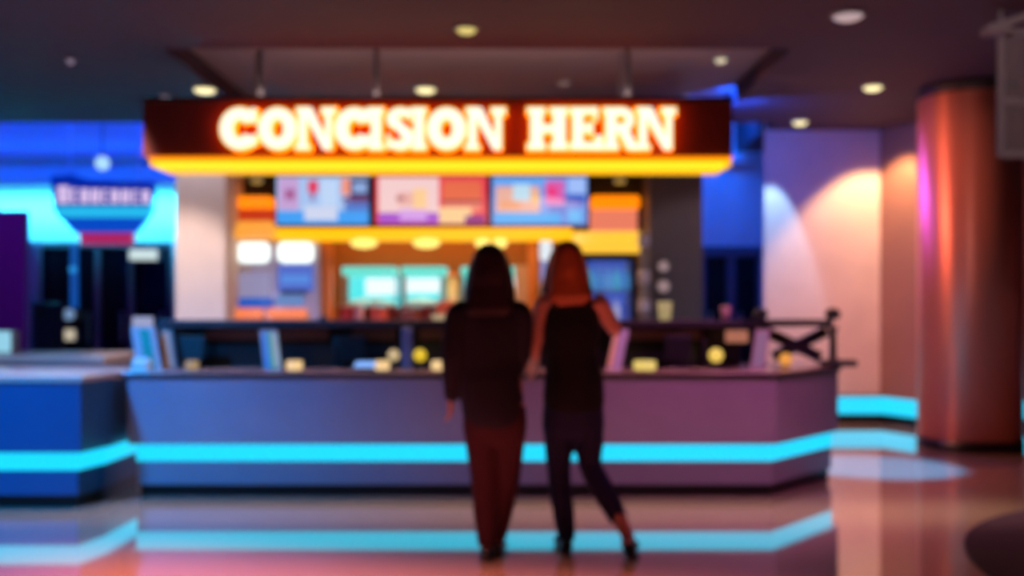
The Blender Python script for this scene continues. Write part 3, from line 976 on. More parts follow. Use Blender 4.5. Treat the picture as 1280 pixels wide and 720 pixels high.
r = thing('hanging_card', P(921, 427, 7.76), 'salmon card hanging under the dark shelf near the gold globe', 'card')
MB().box(PX(907, 7.76), PX(935, 7.76), 7.755, 7.763, PZ(428, 7.76), PZ(413, 7.76)).build('card', E('salmon lit card', (186, 116, 90), 0.8), r)
MB().box(PX(919, 7.76), PX(923, 7.76), 7.765, 7.779, PZ(420, 7.76), sz1 - 0.01).build('clip', m_dark, r)

# on the raised shelf
def cup(px, py0, py1, w, Y, z, mat, label, mat2=None):
    r = thing('paper_cup', (PX(px, Y), Y, z), label, 'cup')
    h = PZ(py0, Y) - z
    w_ = w / F * Y
    MB().lathe([(w_ * 0.78, 0), (w_, h * 0.85)], (PX(px, Y), Y, z), 20).build('cup_body', mat, r)
    MB().lathe([(w_ * 1.05, h * 0.85), (w_ * 1.05, h * 0.92), (w_ * 0.9, h)], (PX(px, Y), Y, z), 20).build('lid', mat2 or mat, r)


p_cup = E('cream emissive cup', (206, 180, 140), 0.7)  # cup material with its own weak glow
cup(549, 393, 409, 10, 7.9, sz1, p_cup, 'cream cup on the dark shelf beside the dark-jacketed woman')
cup(831, 377, 399, 9, 7.9, sz1, E('straw emissive cup', (190, 168, 116), 0.7), 'tall straw-coloured cup on the dark shelf below the wall dots')  # same weak glow in a straw tone
cup(404, 395, 405, 6, 7.9, sz1, M('grey paper', (120, 104, 106), 0.6), 'small grey cup on the dark shelf right of the orange drip trays')
cup(907, 382, 398, 6.5, 7.9, sz1, M('mauve paper', (190, 150, 150), 0.6), 'small mauve cup on the dark shelf in front of the right glass door')
# cup stacks and tubs on the back bar
for px, y0, w, col, lab in ((432, 382, 9, (170, 40, 60), 'crimson stack of paper cups left on the back bar'), (449, 381, 6, (210, 160, 170), 'narrow pale pink stack of paper cups on the back bar'),
                            (474, 384, 10, (226, 92, 78), 'coral stack of paper cups on the back bar below the leftmost warmer'), (512, 388, 12, (140, 70, 74), 'wide dull red stack of tubs below the middle warmer'),
                            (558, 374, 12, (226, 108, 78), 'salmon tub stack left of the dark-haired woman'), (646, 376, 8, (206, 96, 96), 'rose stack of paper cups between the two women')):
    Y = 10.605
    z = 1.02
    r = thing('cup_stack', (PX(px, Y), Y, z), lab, 'cups')
    h = PZ(y0, Y) - z
    w_ = w / F * Y
    prof = [(w_ * 0.8, 0), (w_, h * 0.5)]
    for i in range(5):
        prof += [(w_ * 1.06, h * (0.5 + i * 0.1)), (w_ * 0.98, h * (0.55 + i * 0.1))]
    MB().lathe(prof, (PX(px, Y), Y, z), 20).build('cups', M('printed paper', col, 0.5), r)
    MB().lathe([(w_ * 0.98, 0), (w_ * 1.02, 0.01)], (PX(px, Y), Y, z + h), 20).build('rim', m_white, r)
r = thing('canister', (PX(565.7, 10.95), 10.95, 1.02), 'tall peach canister left of the dark-haired woman', 'canister')
MB().lathe([(0.05, 0), (0.052, 0.02), (0.052, PZ(346, 10.95) - 1.02)], (PX(565.7, 10.95), 10.95, 1.02), 18).build('body', M('peach enamel', (246, 178, 110), 0.5), r)
MB().lathe([(0.055, 0), (0.055, 0.02), (0.02, 0.04)], (PX(565.7, 10.95), 10.95, PZ(346, 10.95)), 18).build('lid', M('peach lid', (236, 150, 90), 0.5), r)

# ---------------------------------------------------------------- left wing things
r = thing('partition', (PX(8, 11.5), 11.5, 0), 'tall dark purple partition at the left edge', 'partition')
MB().box(PX(-60, 11.5), PX(31, 11.5), 11.5, 11.62, 0.04, PZ(263, 11.5)).build('panel', m_purple, r, 0.01)
MB().box(PX(-62, 11.5), PX(33, 11.5), 11.46, 11.66, 0, 0.04).build('foot_rail', m_dark, r)
tag(MB().box(PX(33, 13.8), PX(45, 13.8), 13.8, 13.98, 0, 2.24).build('post', M('lilac grey post', (128, 112, 150), 0.6), None, 0.01), 'lilac grey door post beside the purple partition', 'post')
r = thing('lightbox', (PX(5, 9.6), 9.6, 0.92), 'small pale cyan lightbox on the low counter at the left edge', 'lightbox')
MB().box(PX(-12, 9.6), PX(15, 9.6), 9.6, 9.75, 0.92, PZ(413, 9.6)).build('housing', m_grey, r, 0.01)
MB().box(PX(-11, 9.6), PX(14, 9.6), 9.585, 9.6, 0.93, PZ(414, 9.6)).build('lit_face', E('pale cyan face', (150, 212, 236), 0.95), r, 0.004)
for x0, x1, y0, y1, col, lab in ((162, 197, 312, 325, (206, 226, 226), 'white lit panel high inside the right-hand glass door leaf'), (66, 94, 412, 425, (196, 184, 160), 'cream lit panel low behind the left glass door leaf')):
    Y = 13.9
    r = thing('wall_light', P((x0 + x1) / 2, y1, Y), lab, 'light')
    MB().box(PX(x0, Y), PX(x1, Y), Y - 0.02, Y, PZ(y1, Y), PZ(y0, Y)).build('lens', E('lit panel face', col, 1.0), r, 0.01)
    MB().box(PX(x0 - 1, Y), PX(x1 + 1, Y), Y, Y + 0.098, PZ(y1 + 1, Y), PZ(y0 - 1, Y)).build('housing', m_grey, r)
r = thing('neon_strip', P(92, 385, 13.93), 'vertical blue light strip on the left glass door', 'light strip')
MB().box(PX(88, 13.95), PX(96, 13.95), 13.95, 13.99, PZ(385, 13.95), PZ(305, 13.95)).build('tube', E('deep blue tube', (16, 80, 170), 0.9), r)
MB().ball(P(91, 337, 13.93), 0.045).build('bright_node', E('azure node', (40, 150, 230), 1.0), r)
r = thing('globe_lamp', P(86, 402, 13.9), 'pale blue globe lamp at the foot of the blue vertical strip', 'lamp')
c0 = P(86, 393, 13.9)
MB().ball(c0, 0.075).build('globe', E('pale blue globe', (120, 150, 190), 0.9), r)
MB().box(c0.x - 0.02, c0.x + 0.02, c0.y + 0.06, 14.03, c0.z - 0.02, c0.z + 0.02).build('wall_arm', m_grey, r)
r = thing('bar_stool', (PX(52, 12.6), 12.6, 0), 'dark high-backed stool left of the glass doors', 'stool')
cx = PX(52, 12.6)
MB().box(cx - 0.2, cx + 0.2, 12.4, 12.8, 0.72, 0.80).build('seat', m_dark, r, 0.02)
MB().box(cx - 0.2, cx + 0.2, 12.76, 12.80, 0.80, 1.42).build('backrest', m_dark, r, 0.02)
for sx in (-0.17, 0.17):
    for sy in (12.44, 12.76):
        MB().box(cx + sx - 0.02, cx + sx + 0.02, sy - 0.02, sy + 0.02, 0, 0.72).build('leg', m_dark, r)

# pendant bulb in the blue cove
c0 = P(128, 204, 12.6)
r = thing('pendant_lamp', (c0.x, c0.y, c0.z), 'small pale blue pendant globe above the cup-shaped sign', 'lamp')
MB().ball(c0, 0.085).build('globe', E('pale blue pendant globe', (176, 226, 255), 1.0), r)
MB().cyl((c0.x, c0.y, c0.z + 0.07), 0.008, 4.0 - c0.z - 0.07, 8).build('cord', m_dark, r)

# ---------------------------------------------------------------- ceiling fittings
def downlight(px, py, z, w, em, label):
    Y = (z - HC) * F / (HOR - py)
    x = PX(px, Y)
    R_ = w / 2 / F * Y
    r = thing('downlight', (x, Y, z - 0.03), label, 'ceiling light', 'round ceiling downlights')
    MB().lathe([(R_ + 0.025, 0), (R_ + 0.025, -0.012), (R_ + 0.002, -0.018)], (x, Y, z - 0.001), 28).build('trim_ring', m_grey, r)
    MB().lathe([(R_, -0.016), (R_, -0.028), (R_ * 0.7, -0.045), (R_ * 0.2, -0.05)], (x, Y, z), 28).build('lens', em, r)
    return Vector((x, Y, z))


downlight(583, 34, CZ, 24, E('warm yellow lens', (226, 206, 120), 1.0), 'yellow downlight near the top centre of the ceiling')
downlight(1060, 17, CZ, 36, E('pinkish grey fitting glow', (188, 162, 164), 0.9), 'large pinkish grey ceiling fitting with added glow near the top right')  # ceiling fitting glows in place of light reflected off it
downlight(901, 72, RZ, 14, E('cream lens', (236, 220, 186), 1.0), 'round cream downlight above the right end of the big sign')
L4 = downlight(1091, 107, CZ, 22, e_cream, 'bright cream downlight nearest the copper column')
L5 = downlight(1000, 151, CZ, 17, e_cream, 'cream downlight closest to the pale right wall')
downlight(256, 110, CZ, 26, e_cream, 'bright cream downlight above the left end of the big sign')
downlight(532, 110, RZ, 24, e_cream, 'bright cream downlight above the middle of the big sign')
downlight(858, 121, RZ, 22, e_dim, 'dim cream downlight just above the last sign letter')
downlight(705, 101, RZ, 16, E('faint lens', (120, 96, 92), 0.8), 'faint brownish downlight above the gap between the sign words')
downlight(88, 73, CZ, 9, E('faint mauve lens', (150, 130, 150), 0.8), 'tiny faint downlight at the upper left of the ceiling')
downlight(206, 118, CZ, 10, E('faint grey lens', (150, 140, 160), 0.8), 'tiny faint downlight beside the left top corner of the big sign')
for px, lab in ((321, 'small dim spotlight under the left part of the big sign'), (775, 'small dim spotlight under the right part of the big sign')):
    Y = 9.3
    r = thing('spotlight', P(px, 226, Y), lab, 'light', 'small spotlights behind the big sign')
    c0 = P(px, 226, Y)
    MB().lathe([(0.055, 0), (0.06, 0.07), (0.03, 0.1)], c0, 16).build('housing', m_grey, r)
    MB().lathe([(0.05, -0.02), (0.052, -0.001)], c0, 16).build('lens', E('dull straw lens', (200, 160, 70), 0.7), r)
    MB().cyl((c0.x, c0.y, c0.z + 0.1), 0.012, RZ - c0.z - 0.1, 10).build('stem', m_grey, r)

# ---------------------------------------------------------------- copper column, hanging frame, floor disc
cc = (PX(1212, 9.95), 9.95)
pb = m_copper.node_tree.nodes['Principled BSDF']
pb.inputs['Anisotropic'].default_value = 0.9
pb.inputs['Anisotropic Rotation'].default_value = 0.25
pb.inputs['Metallic'].default_value = 0.5
t = thing('column', (cc[0], cc[1], 0), 'thick round copper-clad column at the right', 'column')
MB().lathe([(0.47, 0.10), (0.47, 3.34)], (cc[0], cc[1], 0), 72).build('shaft', m_copper, t)
MB().lathe([(0.478, 0), (0.478, 0.10)], (cc[0], cc[1], 0), 72).build('base_ring', m_toe, t)
MB().lathe([(0.455, 3.34), (0.455, CZ)], (cc[0], cc[1], 0), 72).build('dark_collar', m_dark, t)  # dark ring between the shaft and the ceiling

HY = 7.4
t = thing('hanging_rack', P(1262, 195, HY), 'grey metal grid frame hanging from the ceiling at the right edge', 'rack')
k = MB()
x0, x1 = PX(1251, HY), PX(1330, HY)
zt, zb = PZ(40, HY), PZ(196, HY)
for x in (x0, x1):
    MB().box(x - 0.02, x + 0.02, HY - 0.02, HY + 0.02, zb, zt).build('upright', m_grey, t)
for z in (zt, PZ(127, HY), PZ(193, HY)):
    MB().box(x0, x1, HY - 0.018, HY + 0.018, z - 0.025, z + 0.025).build('crossbar', m_grey, t)
MB().box(x0 + 0.02, x1 - 0.02, HY - 0.004, HY + 0.004, PZ(193, HY), zt - 0.02).build('mesh_panel', GLASS('smoky mesh', (150, 140, 146), 0.5, 0.5), t)
MB().bar((x0 - 0.12, HY - 0.1, zt), (x0 + 0.3, HY - 0.1, CZ - 0.02), 0.05).build('bracket', m_grey, t)
MB().box(x0 - 0.14, x0 + 0.02, HY - 0.12, HY + 0.02, zt - 0.03, zt + 0.02).build('bracket_foot', m_grey, t)
for x in (x0, x1):
    MB().cyl((x, HY, zt), 0.015, CZ - zt, 10).build('drop_rod', m_grey, t)

rg = MB()
cxr, cyr, rr_ = 4.55, 4.95, 2.2
pts = [(cxr + rr_ * math.cos(2 * PI * i / 96), cyr + rr_ * math.sin(2 * PI * i / 96)) for i in range(96)]
rg.prism(pts, 0.0, 0.012)  # thin dark disc laid on the floor
tag(rg.build('disc', m_disc), 'round dark plum rug on the floor at the lower right', 'disc')

# ---------------------------------------------------------------- people
def hand(mb, wrist, d, side, curl=0.5, flip=1):
    """Palm, four unequal fingers and a thumb. d points to the fingertips, side towards the thumb."""
    wrist, d, side = Vector(wrist), Vector(d).normalized(), Vector(side)
    side = (side - side.dot(d) * d).normalized()
    nrm = d.cross(side) * flip               # palm direction
    mb.tube([wrist - d * 0.02, wrist + d * 0.03, wrist + d * 0.08], [(0.026, 0.018), (0.036, 0.016), (0.038, 0.013)], side, 14, 4)
    for k, (off, ln) in enumerate(((0.028, 0.070), (0.010, 0.078), (-0.009, 0.072), (-0.027, 0.056))):
        q = wrist + d * 0.078 + side * off
        pts, c = [q], 0.0
        for seg in (0.45, 0.32, 0.23):
            c += curl * 0.5
            q = q + (d * math.cos(c) + nrm * math.sin(c)) * ln * seg
            pts.append(q)
        mb.tube(pts, [0.0092, 0.0088, 0.0078, 0.0066], side, 10, 3)
    q = wrist + d * 0.025 + side * 0.026
    dt = (d * 0.75 + side * 0.6 + nrm * 0.25).normalized()
    mb.tube([q, q + dt * 0.035, q + (dt * 0.6 + d * 0.4) * 0.062], [0.013, 0.011, 0.0085], side, 10, 4)


def head(mb, c, turn=0.0, tilt=0.0):
    """Head about 0.23 m tall centred at c, facing +y; nose, brow, lips, chin, ears."""
    st = len(mb.v)
    c = Vector(c)
    mb.ball(c + Vector((0, -0.012, 0.025)), 0.074, 0.092, 0.090, 24)
    mb.tube([c + Vector((0, 0.015, 0.03)), c + Vector((0, 0.03, -0.03)), c + Vector((0, 0.042, -0.085))], [(0.068, 0.066), (0.060, 0.056), (0.034, 0.034)], (1, 0, 0), 20, 5)
    mb.tube([c + Vector((0, 0.082, 0.012)), c + Vector((0, 0.098, -0.018)), c + Vector((0, 0.103, -0.03))], [0.009, 0.012, 0.013], (1, 0, 0), 10, 4)
    for sx in (-1, 1):
        mb.ball(c + Vector((sx * 0.014, 0.092, -0.034)), 0.009, n=10)
        mb.ball(c + Vector((sx * 0.030, 0.078, 0.008)), 0.014, 0.010, 0.010, 12)
        mb.tube([c + Vector((sx * 0.012, 0.083, 0.026)), c + Vector((sx * 0.032, 0.080, 0.031)), c + Vector((sx * 0.05, 0.066, 0.024))], [0.007, 0.008, 0.006], (0, 0, 1), 8, 3)
        mb.ball(c + Vector((sx * 0.078, -0.005, -0.002)), 0.010, 0.020, 0.032, 14)
        mb.ball(c + Vector((sx * 0.046, 0.055, -0.025)), 0.022, 0.022, 0.02, 12)
    mb.tube([c + Vector((-0.024, 0.078, -0.060)), c + Vector((0, 0.090, -0.057)), c + Vector((0.024, 0.078, -0.060))], [0.005, 0.008, 0.005], (0, 0, 1), 8, 4)
    mb.tube([c + Vector((-0.02, 0.076, -0.068)), c + Vector((0, 0.087, -0.069)), c + Vector((0.02, 0.076, -0.068))], [0.005, 0.008, 0.005], (0, 0, 1), 8, 4)
    mb.ball(c + Vector((0, 0.068, -0.092)), 0.022, 0.018, 0.018, 12)
    mb.rot(c + Vector((0, 0, -0.1)), turn, 'Z', st)
    mb.rot(c + Vector((0, 0, -0.1)), tilt, 'Y', st)


def shoe(mb, heel, toe, w=0.042, h=0.07, heel_h=0.0):
    heel, toe = Vector(heel), Vector(toe)
    d = (toe - heel)
    up = Vector((0, 0, 1))
    mb.tube([heel + up * 0.035, heel + d * 0.35 + up * 0.036, heel + d * 0.72 + up * 0.030, toe + up * 0.024],
            [(w * 0.78, 0.034), (w * 0.86, 0.036), (w, 0.028), (w * 0.75, 0.022)], Vector((d.y, -d.x, 0)), 16, 5)


def Q(px, py, Y):
    return tuple(P(px, py, Y))


skin_a = M('warm skin', (196, 132, 110), 0.5, var=0.05)
skin_b = M('fair skin', (216, 140, 122), 0.5, var=0.05)
eye_m = M('dark eyes', (30, 22, 20), 0.2)

# ---- woman in the dark jacket, on the left
YA = 5.48
A = thing('person', (PX(613, YA), YA, 0), 'person with long dark hair in a long dark jacket and maroon trousers, seen from behind', 'person')
hc = Vector(Q(612, 336, YA)); hc.y = YA + 0.03
sh = P(612, 384, YA)
hip = P(618, 508, YA)
aL, aR = Vector((P(575, 392, YA).x, YA + 0.0, 1.29)), Vector((P(648, 392, YA).x, YA, 1.29))
elL, elR = P(566, 446, YA), P(649, 446, YA); elL.y -= 0.02; elR.y += 0.02
wrL, wrR = P(564, 496, YA), P(640, 480, YA); wrL.y += 0.03; wrR.y += 0.12
kL, kR = P(606, 598, YA), P(632, 600, YA); kL.y += 0.02; kR.y += 0.06
anL, anR = P(608, 674, YA), P(622, 672, YA); anL.y -= 0.02; anR.y += 0.08
hpL, hpR = P(600, 520, YA), P(637, 520, YA)
body = MB()
head(body, hc, turn=-0.05)
body.tube([hc + Vector((0, -0.02, -0.05)), hc + Vector((0, -0.03, -0.13)), hc + Vector((0, -0.03, -0.19))], [0.05, 0.048, 0.06], (1, 0, 0), 16, 4)
body.tube([(sh.x, YA, 1.36), (sh.x, YA, 1.26), (sh.x, YA, 1.05), (hip.x, YA, 0.92), (hip.x, YA, 0.80)], [(0.08, 0.06), (0.155, 0.09), (0.125, 0.085), (0.15, 0.10), (0.15, 0.105)], (1, 0, 0), 24, 6)
for s_, e_, w_, sd in ((aL, elL, wrL, 1), (aR, elR, wrR, -1)):
    body.tube([(sh.x + (s_.x - sh.x) * 0.55, YA, 1.30), s_, (s_ + e_) / 2, e_, (e_ + w_) / 2, w_], [0.05, 0.048, 0.042, 0.036, 0.032, 0.024], (1, 0, 0), 14, 4)
    hand(body, w_, (w_ - e_) + Vector((0, 0.02, -0.02)), (sd * 0.25, 1, 0), 0.55, -sd)
for h_, k_, n_ in ((hpL, kL, anL), (hpR, kR, anR)):
    body.tube([h_ + Vector((0, 0, 0.06)), h_, (h_ + k_) / 2, k_, k_ * 0.6 + n_ * 0.4 + Vector((0, -0.015, 0)), n_, n_ + Vector((0, 0.0, -0.04))], [0.08, 0.082, 0.068, 0.05, 0.048, 0.034, 0.034], (1, 0, 0), 16, 5)
    shoe(body, n_ * Vector((1, 1, 0)) if False else Vector((n_.x, n_.y - 0.04, 0.0)), Vector((n_.x + 0.01, n_.y + 0.17, 0.0)), 0.036)
body.build('body', skin_a, A, remesh=0.0065, smooth_it=3)
e = MB()
for sx in (-1, 1):
    e.ball(hc + Vector((sx * 0.030, 0.0865, 0.009)), 0.006, n=10)
e.build('eyes', eye_m, A)
jk = MB()
jk.tube([(sh.x, YA - 0.01, 1.395), (sh.x, YA, 1.33), (sh.x, YA, 1.24), (sh.x - 0.003, YA, 1.06), (hip.x - 0.02, YA, 0.93), (hip.x - 0.008, YA, 0.80), (hip.x + 0.01, YA, 0.755)],
        [(0.065, 0.062), (0.135, 0.085), (0.172, 0.112), (0.155, 0.112), (0.165, 0.125), (0.165, 0.132), (0.158, 0.13)], (1, 0, 0), 28, 6)
for s_, e_, w_, sd in ((aL, elL, wrL, -1), (aR, elR, wrR, 1)):
    jk.tube([(sh.x + (s_.x - sh.x) * 0.5, YA, 1.30), s_ + Vector((sd * 0.004, 0, 0)), (s_ + e_) / 2 + Vector((sd * 0.012, 0, 0)), e_ + Vector((sd * 0.004, 0, 0)), (e_ + w_) / 2, w_ * 0.96 + e_ * 0.04],
            [0.07, 0.068, 0.063, 0.056, 0.05, 0.042], (1, 0, 0), 16, 4)
jk.build('jacket', M('near black navy cloth', (22, 9, 36), 0.85, scale=30), A, remesh=0.011, smooth_it=5)
tr = MB()
tr.tube([(hip.x, YA, 0.86), (hip.x, YA, 0.76), (hip.x, YA, 0.70)], [(0.145, 0.11), (0.155, 0.12), (0.145, 0.115)], (1, 0, 0), 24, 4)
for h_, k_, n_ in ((hpL, kL, anL), (hpR, kR, anR)):
    tr.tube([h_ + Vector((0, 0, 0.04)), h_ + Vector((0, 0, -0.05)), (h_ + k_) / 2, k_, k_ * 0.55 + n_ * 0.45, n_ + Vector((0, 0, 0.0))], [0.085, 0.092, 0.088, 0.078, 0.068, 0.05], (1, 0, 0), 18, 5)
tr.build('trousers', M('maroon cloth', (66, 9, 30), 0.85, scale=30), A, remesh=0.010, smooth_it=4)
for n_ in (anL, anR):
    k = MB()
    shoe(k, (n_.x, n_.y - 0.05, 0.0), (n_.x + 0.01, n_.y + 0.18, 0.0), 0.044)
    k.box(n_.x - 0.03, n_.x + 0.032, n_.y - 0.07, n_.y + 0.17, 0.0, 0.014)
    k.build('shoe', m_black, A, remesh=0.006, smooth_it=2)
hr = MB()
hr.ball(hc + Vector((0, -0.022, 0.035)), 0.092, 0.098, 0.098, 24)
hr.tube([hc + Vector((0, -0.035, 0.05)), hc + Vector((0, -0.055, -0.03)), hc + Vector((0, -0.07, -0.12)), hc + Vector((-0.003, -0.095, -0.2)), hc + Vector((-0.003, -0.105, -0.27))],
        [(0.09, 0.085), (0.104, 0.075), (0.115, 0.06), (0.125, 0.045), (0.085, 0.025)], (1, 0, 0), 24, 6)
for sx in (-1, 1):
    hr.tube([hc + Vector((sx * 0.066, 0.025, 0.06)), hc + Vector((sx * 0.094, 0.015, -0.02)), hc + Vector((sx * 0.106, 0.02, -0.12)), hc + Vector((sx * 0.118, 0.04, -0.21))], [0.028, 0.028, 0.03, 0.02], (0, 1, 0), 12, 5)
hr.build('hair', M('very dark brown hair', (46, 18, 30), 0.5, scale=40, stretch=(6, 6, 0.6)), A, remesh=0.009, smooth_it=4)

# ---- woman in the black tank top, on the right
YB = 5.66
Bp = thing('person', (PX(715, YB), YB, 0), 'person with reddish blonde hair in a black sleeveless top and dark blue jeans', 'person')
hc = P(709, 331, YB); hc.y = YB + 0.03
sx0 = P(714, 380, YB).x
hipx = P(717, 505, YB).x
aL, aR = Vector((P(681, 382, YB).x, YB, 1.35)), Vector((P(748, 382, YB).x, YB, 1.35))
elL, elR = P(667, 436, YB), P(770, 412, YB); elL.y += 0.02; elR.y += 0.06
wrL, wrR = P(668, 462, YB), P(766, 396, YB); wrL.y += 0.22; wrR.y += 0.27
hpL, hpR = P(698, 518, YB), P(735, 518, YB)
kL, kR = P(699, 596, YB), P(739, 584, YB); kL.y += 0.03; kR.y += 0.02
anL, anR = P(708, 670, YB), P(781, 664, YB); anR.y -= 0.10; anL.y += 0.02
anR.z = 0.11
body = MB()
head(body, hc, turn=0.05)
body.tube([hc + Vector((0, -0.02, -0.05)), hc + Vector((0, -0.03, -0.13)), hc + Vector((0, -0.03, -0.19))], [0.05, 0.046, 0.058], (1, 0, 0), 16, 4)
body.tube([(sx0, YB, 1.41), (sx0, YB, 1.32), (sx0, YB, 1.08), (hipx, YB, 0.93), (hipx, YB, 0.80)], [(0.08, 0.06), (0.15, 0.085), (0.12, 0.08), (0.15, 0.10), (0.155, 0.105)], (1, 0, 0), 24, 6)
for s_, e_, w_, sd in ((aL, elL, wrL, 1), (aR, elR, wrR, -1)):
    body.tube([(sx0 + (s_.x - sx0) * 0.55, YB, 1.35), s_, (s_ + e_) / 2, e_, (e_ + w_) / 2, w_], [0.055, 0.055, 0.047, 0.04, 0.036, 0.026], (1, 0, 0), 14, 4)
    hand(body, w_, (w_ - e_), (sd * 0.6, 0, 1), 0.5, -sd)
for h_, k_, n_ in ((hpL, kL, anL), (hpR, kR, anR)):
    body.tube([h_ + Vector((0, 0, 0.06)), h_, (h_ + k_) / 2, k_, k_ * 0.6 + n_ * 0.4 + Vector((0, -0.02, 0)), n_, n_ + Vector((0, 0, -0.05))], [0.08, 0.082, 0.068, 0.05, 0.05, 0.035, 0.034], (1, 0, 0), 16, 5)
shoe(body, (anL.x, anL.y - 0.05, 0.0), (anL.x - 0.03, anL.y + 0.16, 0.0), 0.036)
shoe(body, (anR.x + 0.005, anR.y - 0.05, 0.03), (anR.x + 0.05, anR.y + 0.14, 0.0), 0.036)
body.build('body', skin_b, Bp, remesh=0.0065, smooth_it=3)
e = MB()
for sx in (-1, 1):
    e.ball(hc + Vector((sx * 0.030, 0.0865, 0.009)), 0.006, n=10)
e.build('eyes', eye_m, Bp)
tk = MB()
tk.tube([(sx0, YB, 1.37), (sx0, YB, 1.30), (sx0, YB, 1.20), (sx0, YB, 1.06), (hipx, YB, 0.94), (hipx, YB, 0.84), (hipx, YB, 0.79)],
        [(0.125, 0.075), (0.15, 0.095), (0.158, 0.108), (0.142, 0.102), (0.162, 0.118), (0.168, 0.126), (0.164, 0.125)], (1, 0, 0), 28, 6)
for sx in (-1, 1):
    tk.tube([(sx0 + sx * 0.09, YB - 0.075, 1.34), (sx0 + sx * 0.095, YB - 0.03, 1.42), (sx0 + sx * 0.09, YB + 0.06, 1.36)], [(0.026, 0.014)] * 3, (1, 0, 0), 12, 5)
tk.build('tank_top', M('black jersey', (10, 6, 9), 0.9, scale=30), Bp, remesh=0.010, smooth_it=4)
jn = MB()
jn.tube([(hipx, YB, 0.86), (hipx, YB, 0.78), (hipx, YB, 0.71)], [(0.15, 0.11), (0.162, 0.12), (0.15, 0.115)], (1, 0, 0), 24, 4)
for h_, k_, n_, c_ in ((hpL, kL, anL, 1.0), (hpR, kR, anR, 0.72)):
    end = k_ + (n_ - k_) * c_
    jn.tube([h_ + Vector((0, 0, 0.04)), h_ + Vector((0, 0, -0.05)), (h_ + k_) / 2, k_, k_ * 0.55 + n_ * 0.45 + Vector((0, -0.015, 0)), end], [0.085, 0.09, 0.078, 0.064, 0.062, 0.05 if c_ == 1 else 0.054], (1, 0, 0), 18, 5)
jn.build('jeans', M('dark indigo denim', (20, 18, 66), 0.85, scale=40), Bp, remesh=0.010, smooth_it=4)
k = MB()
shoe(k, (anL.x, anL.y - 0.06, 0.0), (anL.x - 0.03, anL.y + 0.17, 0.0), 0.045)
k.box(anL.x - 0.045, anL.x + 0.02, anL.y - 0.08, anL.y + 0.16, 0.0, 0.014)
k.build('shoe', m_black, Bp, remesh=0.006, smooth_it=2)
k = MB()
shoe(k, (anR.x + 0.005, anR.y - 0.06, 0.015), (anR.x + 0.05, anR.y + 0.15, 0.002), 0.043)
k.box(anR.x - 0.01, anR.x + 0.06, anR.y - 0.06, anR.y + 0.13, 0.0, 0.014)
k.build('shoe', m_black, Bp, remesh=0.006, smooth_it=2)
hr = MB()
hr.ball(hc + Vector((0, -0.022, 0.035)), 0.09, 0.098, 0.098, 24)
hr.tube([hc + Vector((0, -0.035, 0.05)), hc + Vector((0, -0.055, -0.03)), hc + Vector((0.005, -0.07, -0.11)), hc + Vector((0.012, -0.09, -0.17)), hc + Vector((0.014, -0.095, -0.20))],
        [(0.088, 0.085), (0.098, 0.075), (0.112, 0.06), (0.125, 0.045), (0.115, 0.03)], (1, 0, 0), 24, 6)
for sx in (-1, 1):
    hr.tube([hc + Vector((sx * 0.064, 0.025, 0.06)), hc + Vector((sx * 0.09, 0.015, -0.02)), hc + Vector((sx * 0.103, 0.02, -0.10)), hc + Vector((sx * 0.122, 0.035, -0.17))], [0.028, 0.028, 0.03, 0.022], (0, 1, 0), 12, 5)
hr.build('hair', M('copper blonde hair', (190, 92, 44), 0.45, scale=40, var=0.25, stretch=(6, 6, 0.6)), Bp, remesh=0.009, smooth_it=4)

# ---------------------------------------------------------------- light
w = bpy.data.worlds.new('world')
SC.world = w
w.use_nodes = True
w.node_tree.nodes['Background'].inputs['Color'].default_value = (0.30, 0.16, 0.24, 1)
w.node_tree.nodes['Background'].inputs['Strength'].default_value = 0.03

# fill lamps added over the lobby floor and the counters
lamp('AREA', 'lobby_fill', (0.0, 6.85, 3.43), (255, 236, 200), 15, 7.0, (0.0, 6.75, 0), sy=0.3, spread=24)
lamp('AREA', 'lobby_fill', (0.2, 4.0, 3.43), (255, 150, 140), 95, 6.0, (0.3, 4.35, 0), sy=0.4, spread=34)
lamp('SPOT', 'lobby_fill_spot', (3.9, 6.6, 3.4), (255, 176, 140), 110, 0.3, (3.9, 6.6, 0), 88, 0.9)
lamp('AREA', 'counter_fill', (-1.6, 7.75, 3.43), (255, 214, 190), 34, 8.0, (-1.6, 7.75, 0), sy=0.25, spread=90)
lamp('SPOT', 'blue_fill_spot', (-4.0, 4.6, 3.4), (0, 146, 255), 2200, 0.2, (-3.1, 7.2, 0.4), 74, 1.0)  # unseen spot added for the blue on the counters
lamp('SPOT', 'pink_fill_spot', (2.1, 5.5, 3.4), (246, 130, 225), 420, 0.3, (1.3, 7.3, 0.5), 70, 1.0)  # unseen spot added for the mauve counter front
lamp('SPOT', 'cyan_floor_fill', (3.1, 8.8, 3.4), (0, 170, 255), 3500, 0.08, (3.05, 8.75, 0), 25, 0.3)  # added spot making the cyan pool beside the counter end
lamp('SPOT', 'amber_floor_fill', (3.4, 10.9, 3.4), (255, 190, 110), 240, 0.2, (3.3, 10.9, 0), 50, 0.6)  # added spot warming the floor near the pale wall
# blue wash on the back wall
lamp('AREA', 'blue_wash', (-6.0, 12.6, 3.95), (0, 62, 255), 90, 6.5, (-6.0, 14.0, 3.1), sy=0.3)
lamp('AREA', 'cyan_wash', (-6.0, 13.5, 2.94), (60, 215, 255), 100, 6.5, (-6.0, 14.0, 2.60), sy=0.1, spread=80)
lamp('AREA', 'blue_wash', (2.7, 12.9, 3.95), (0, 96, 255), 42, 0.7, (2.8, 14.0, 2.7), sy=0.3)
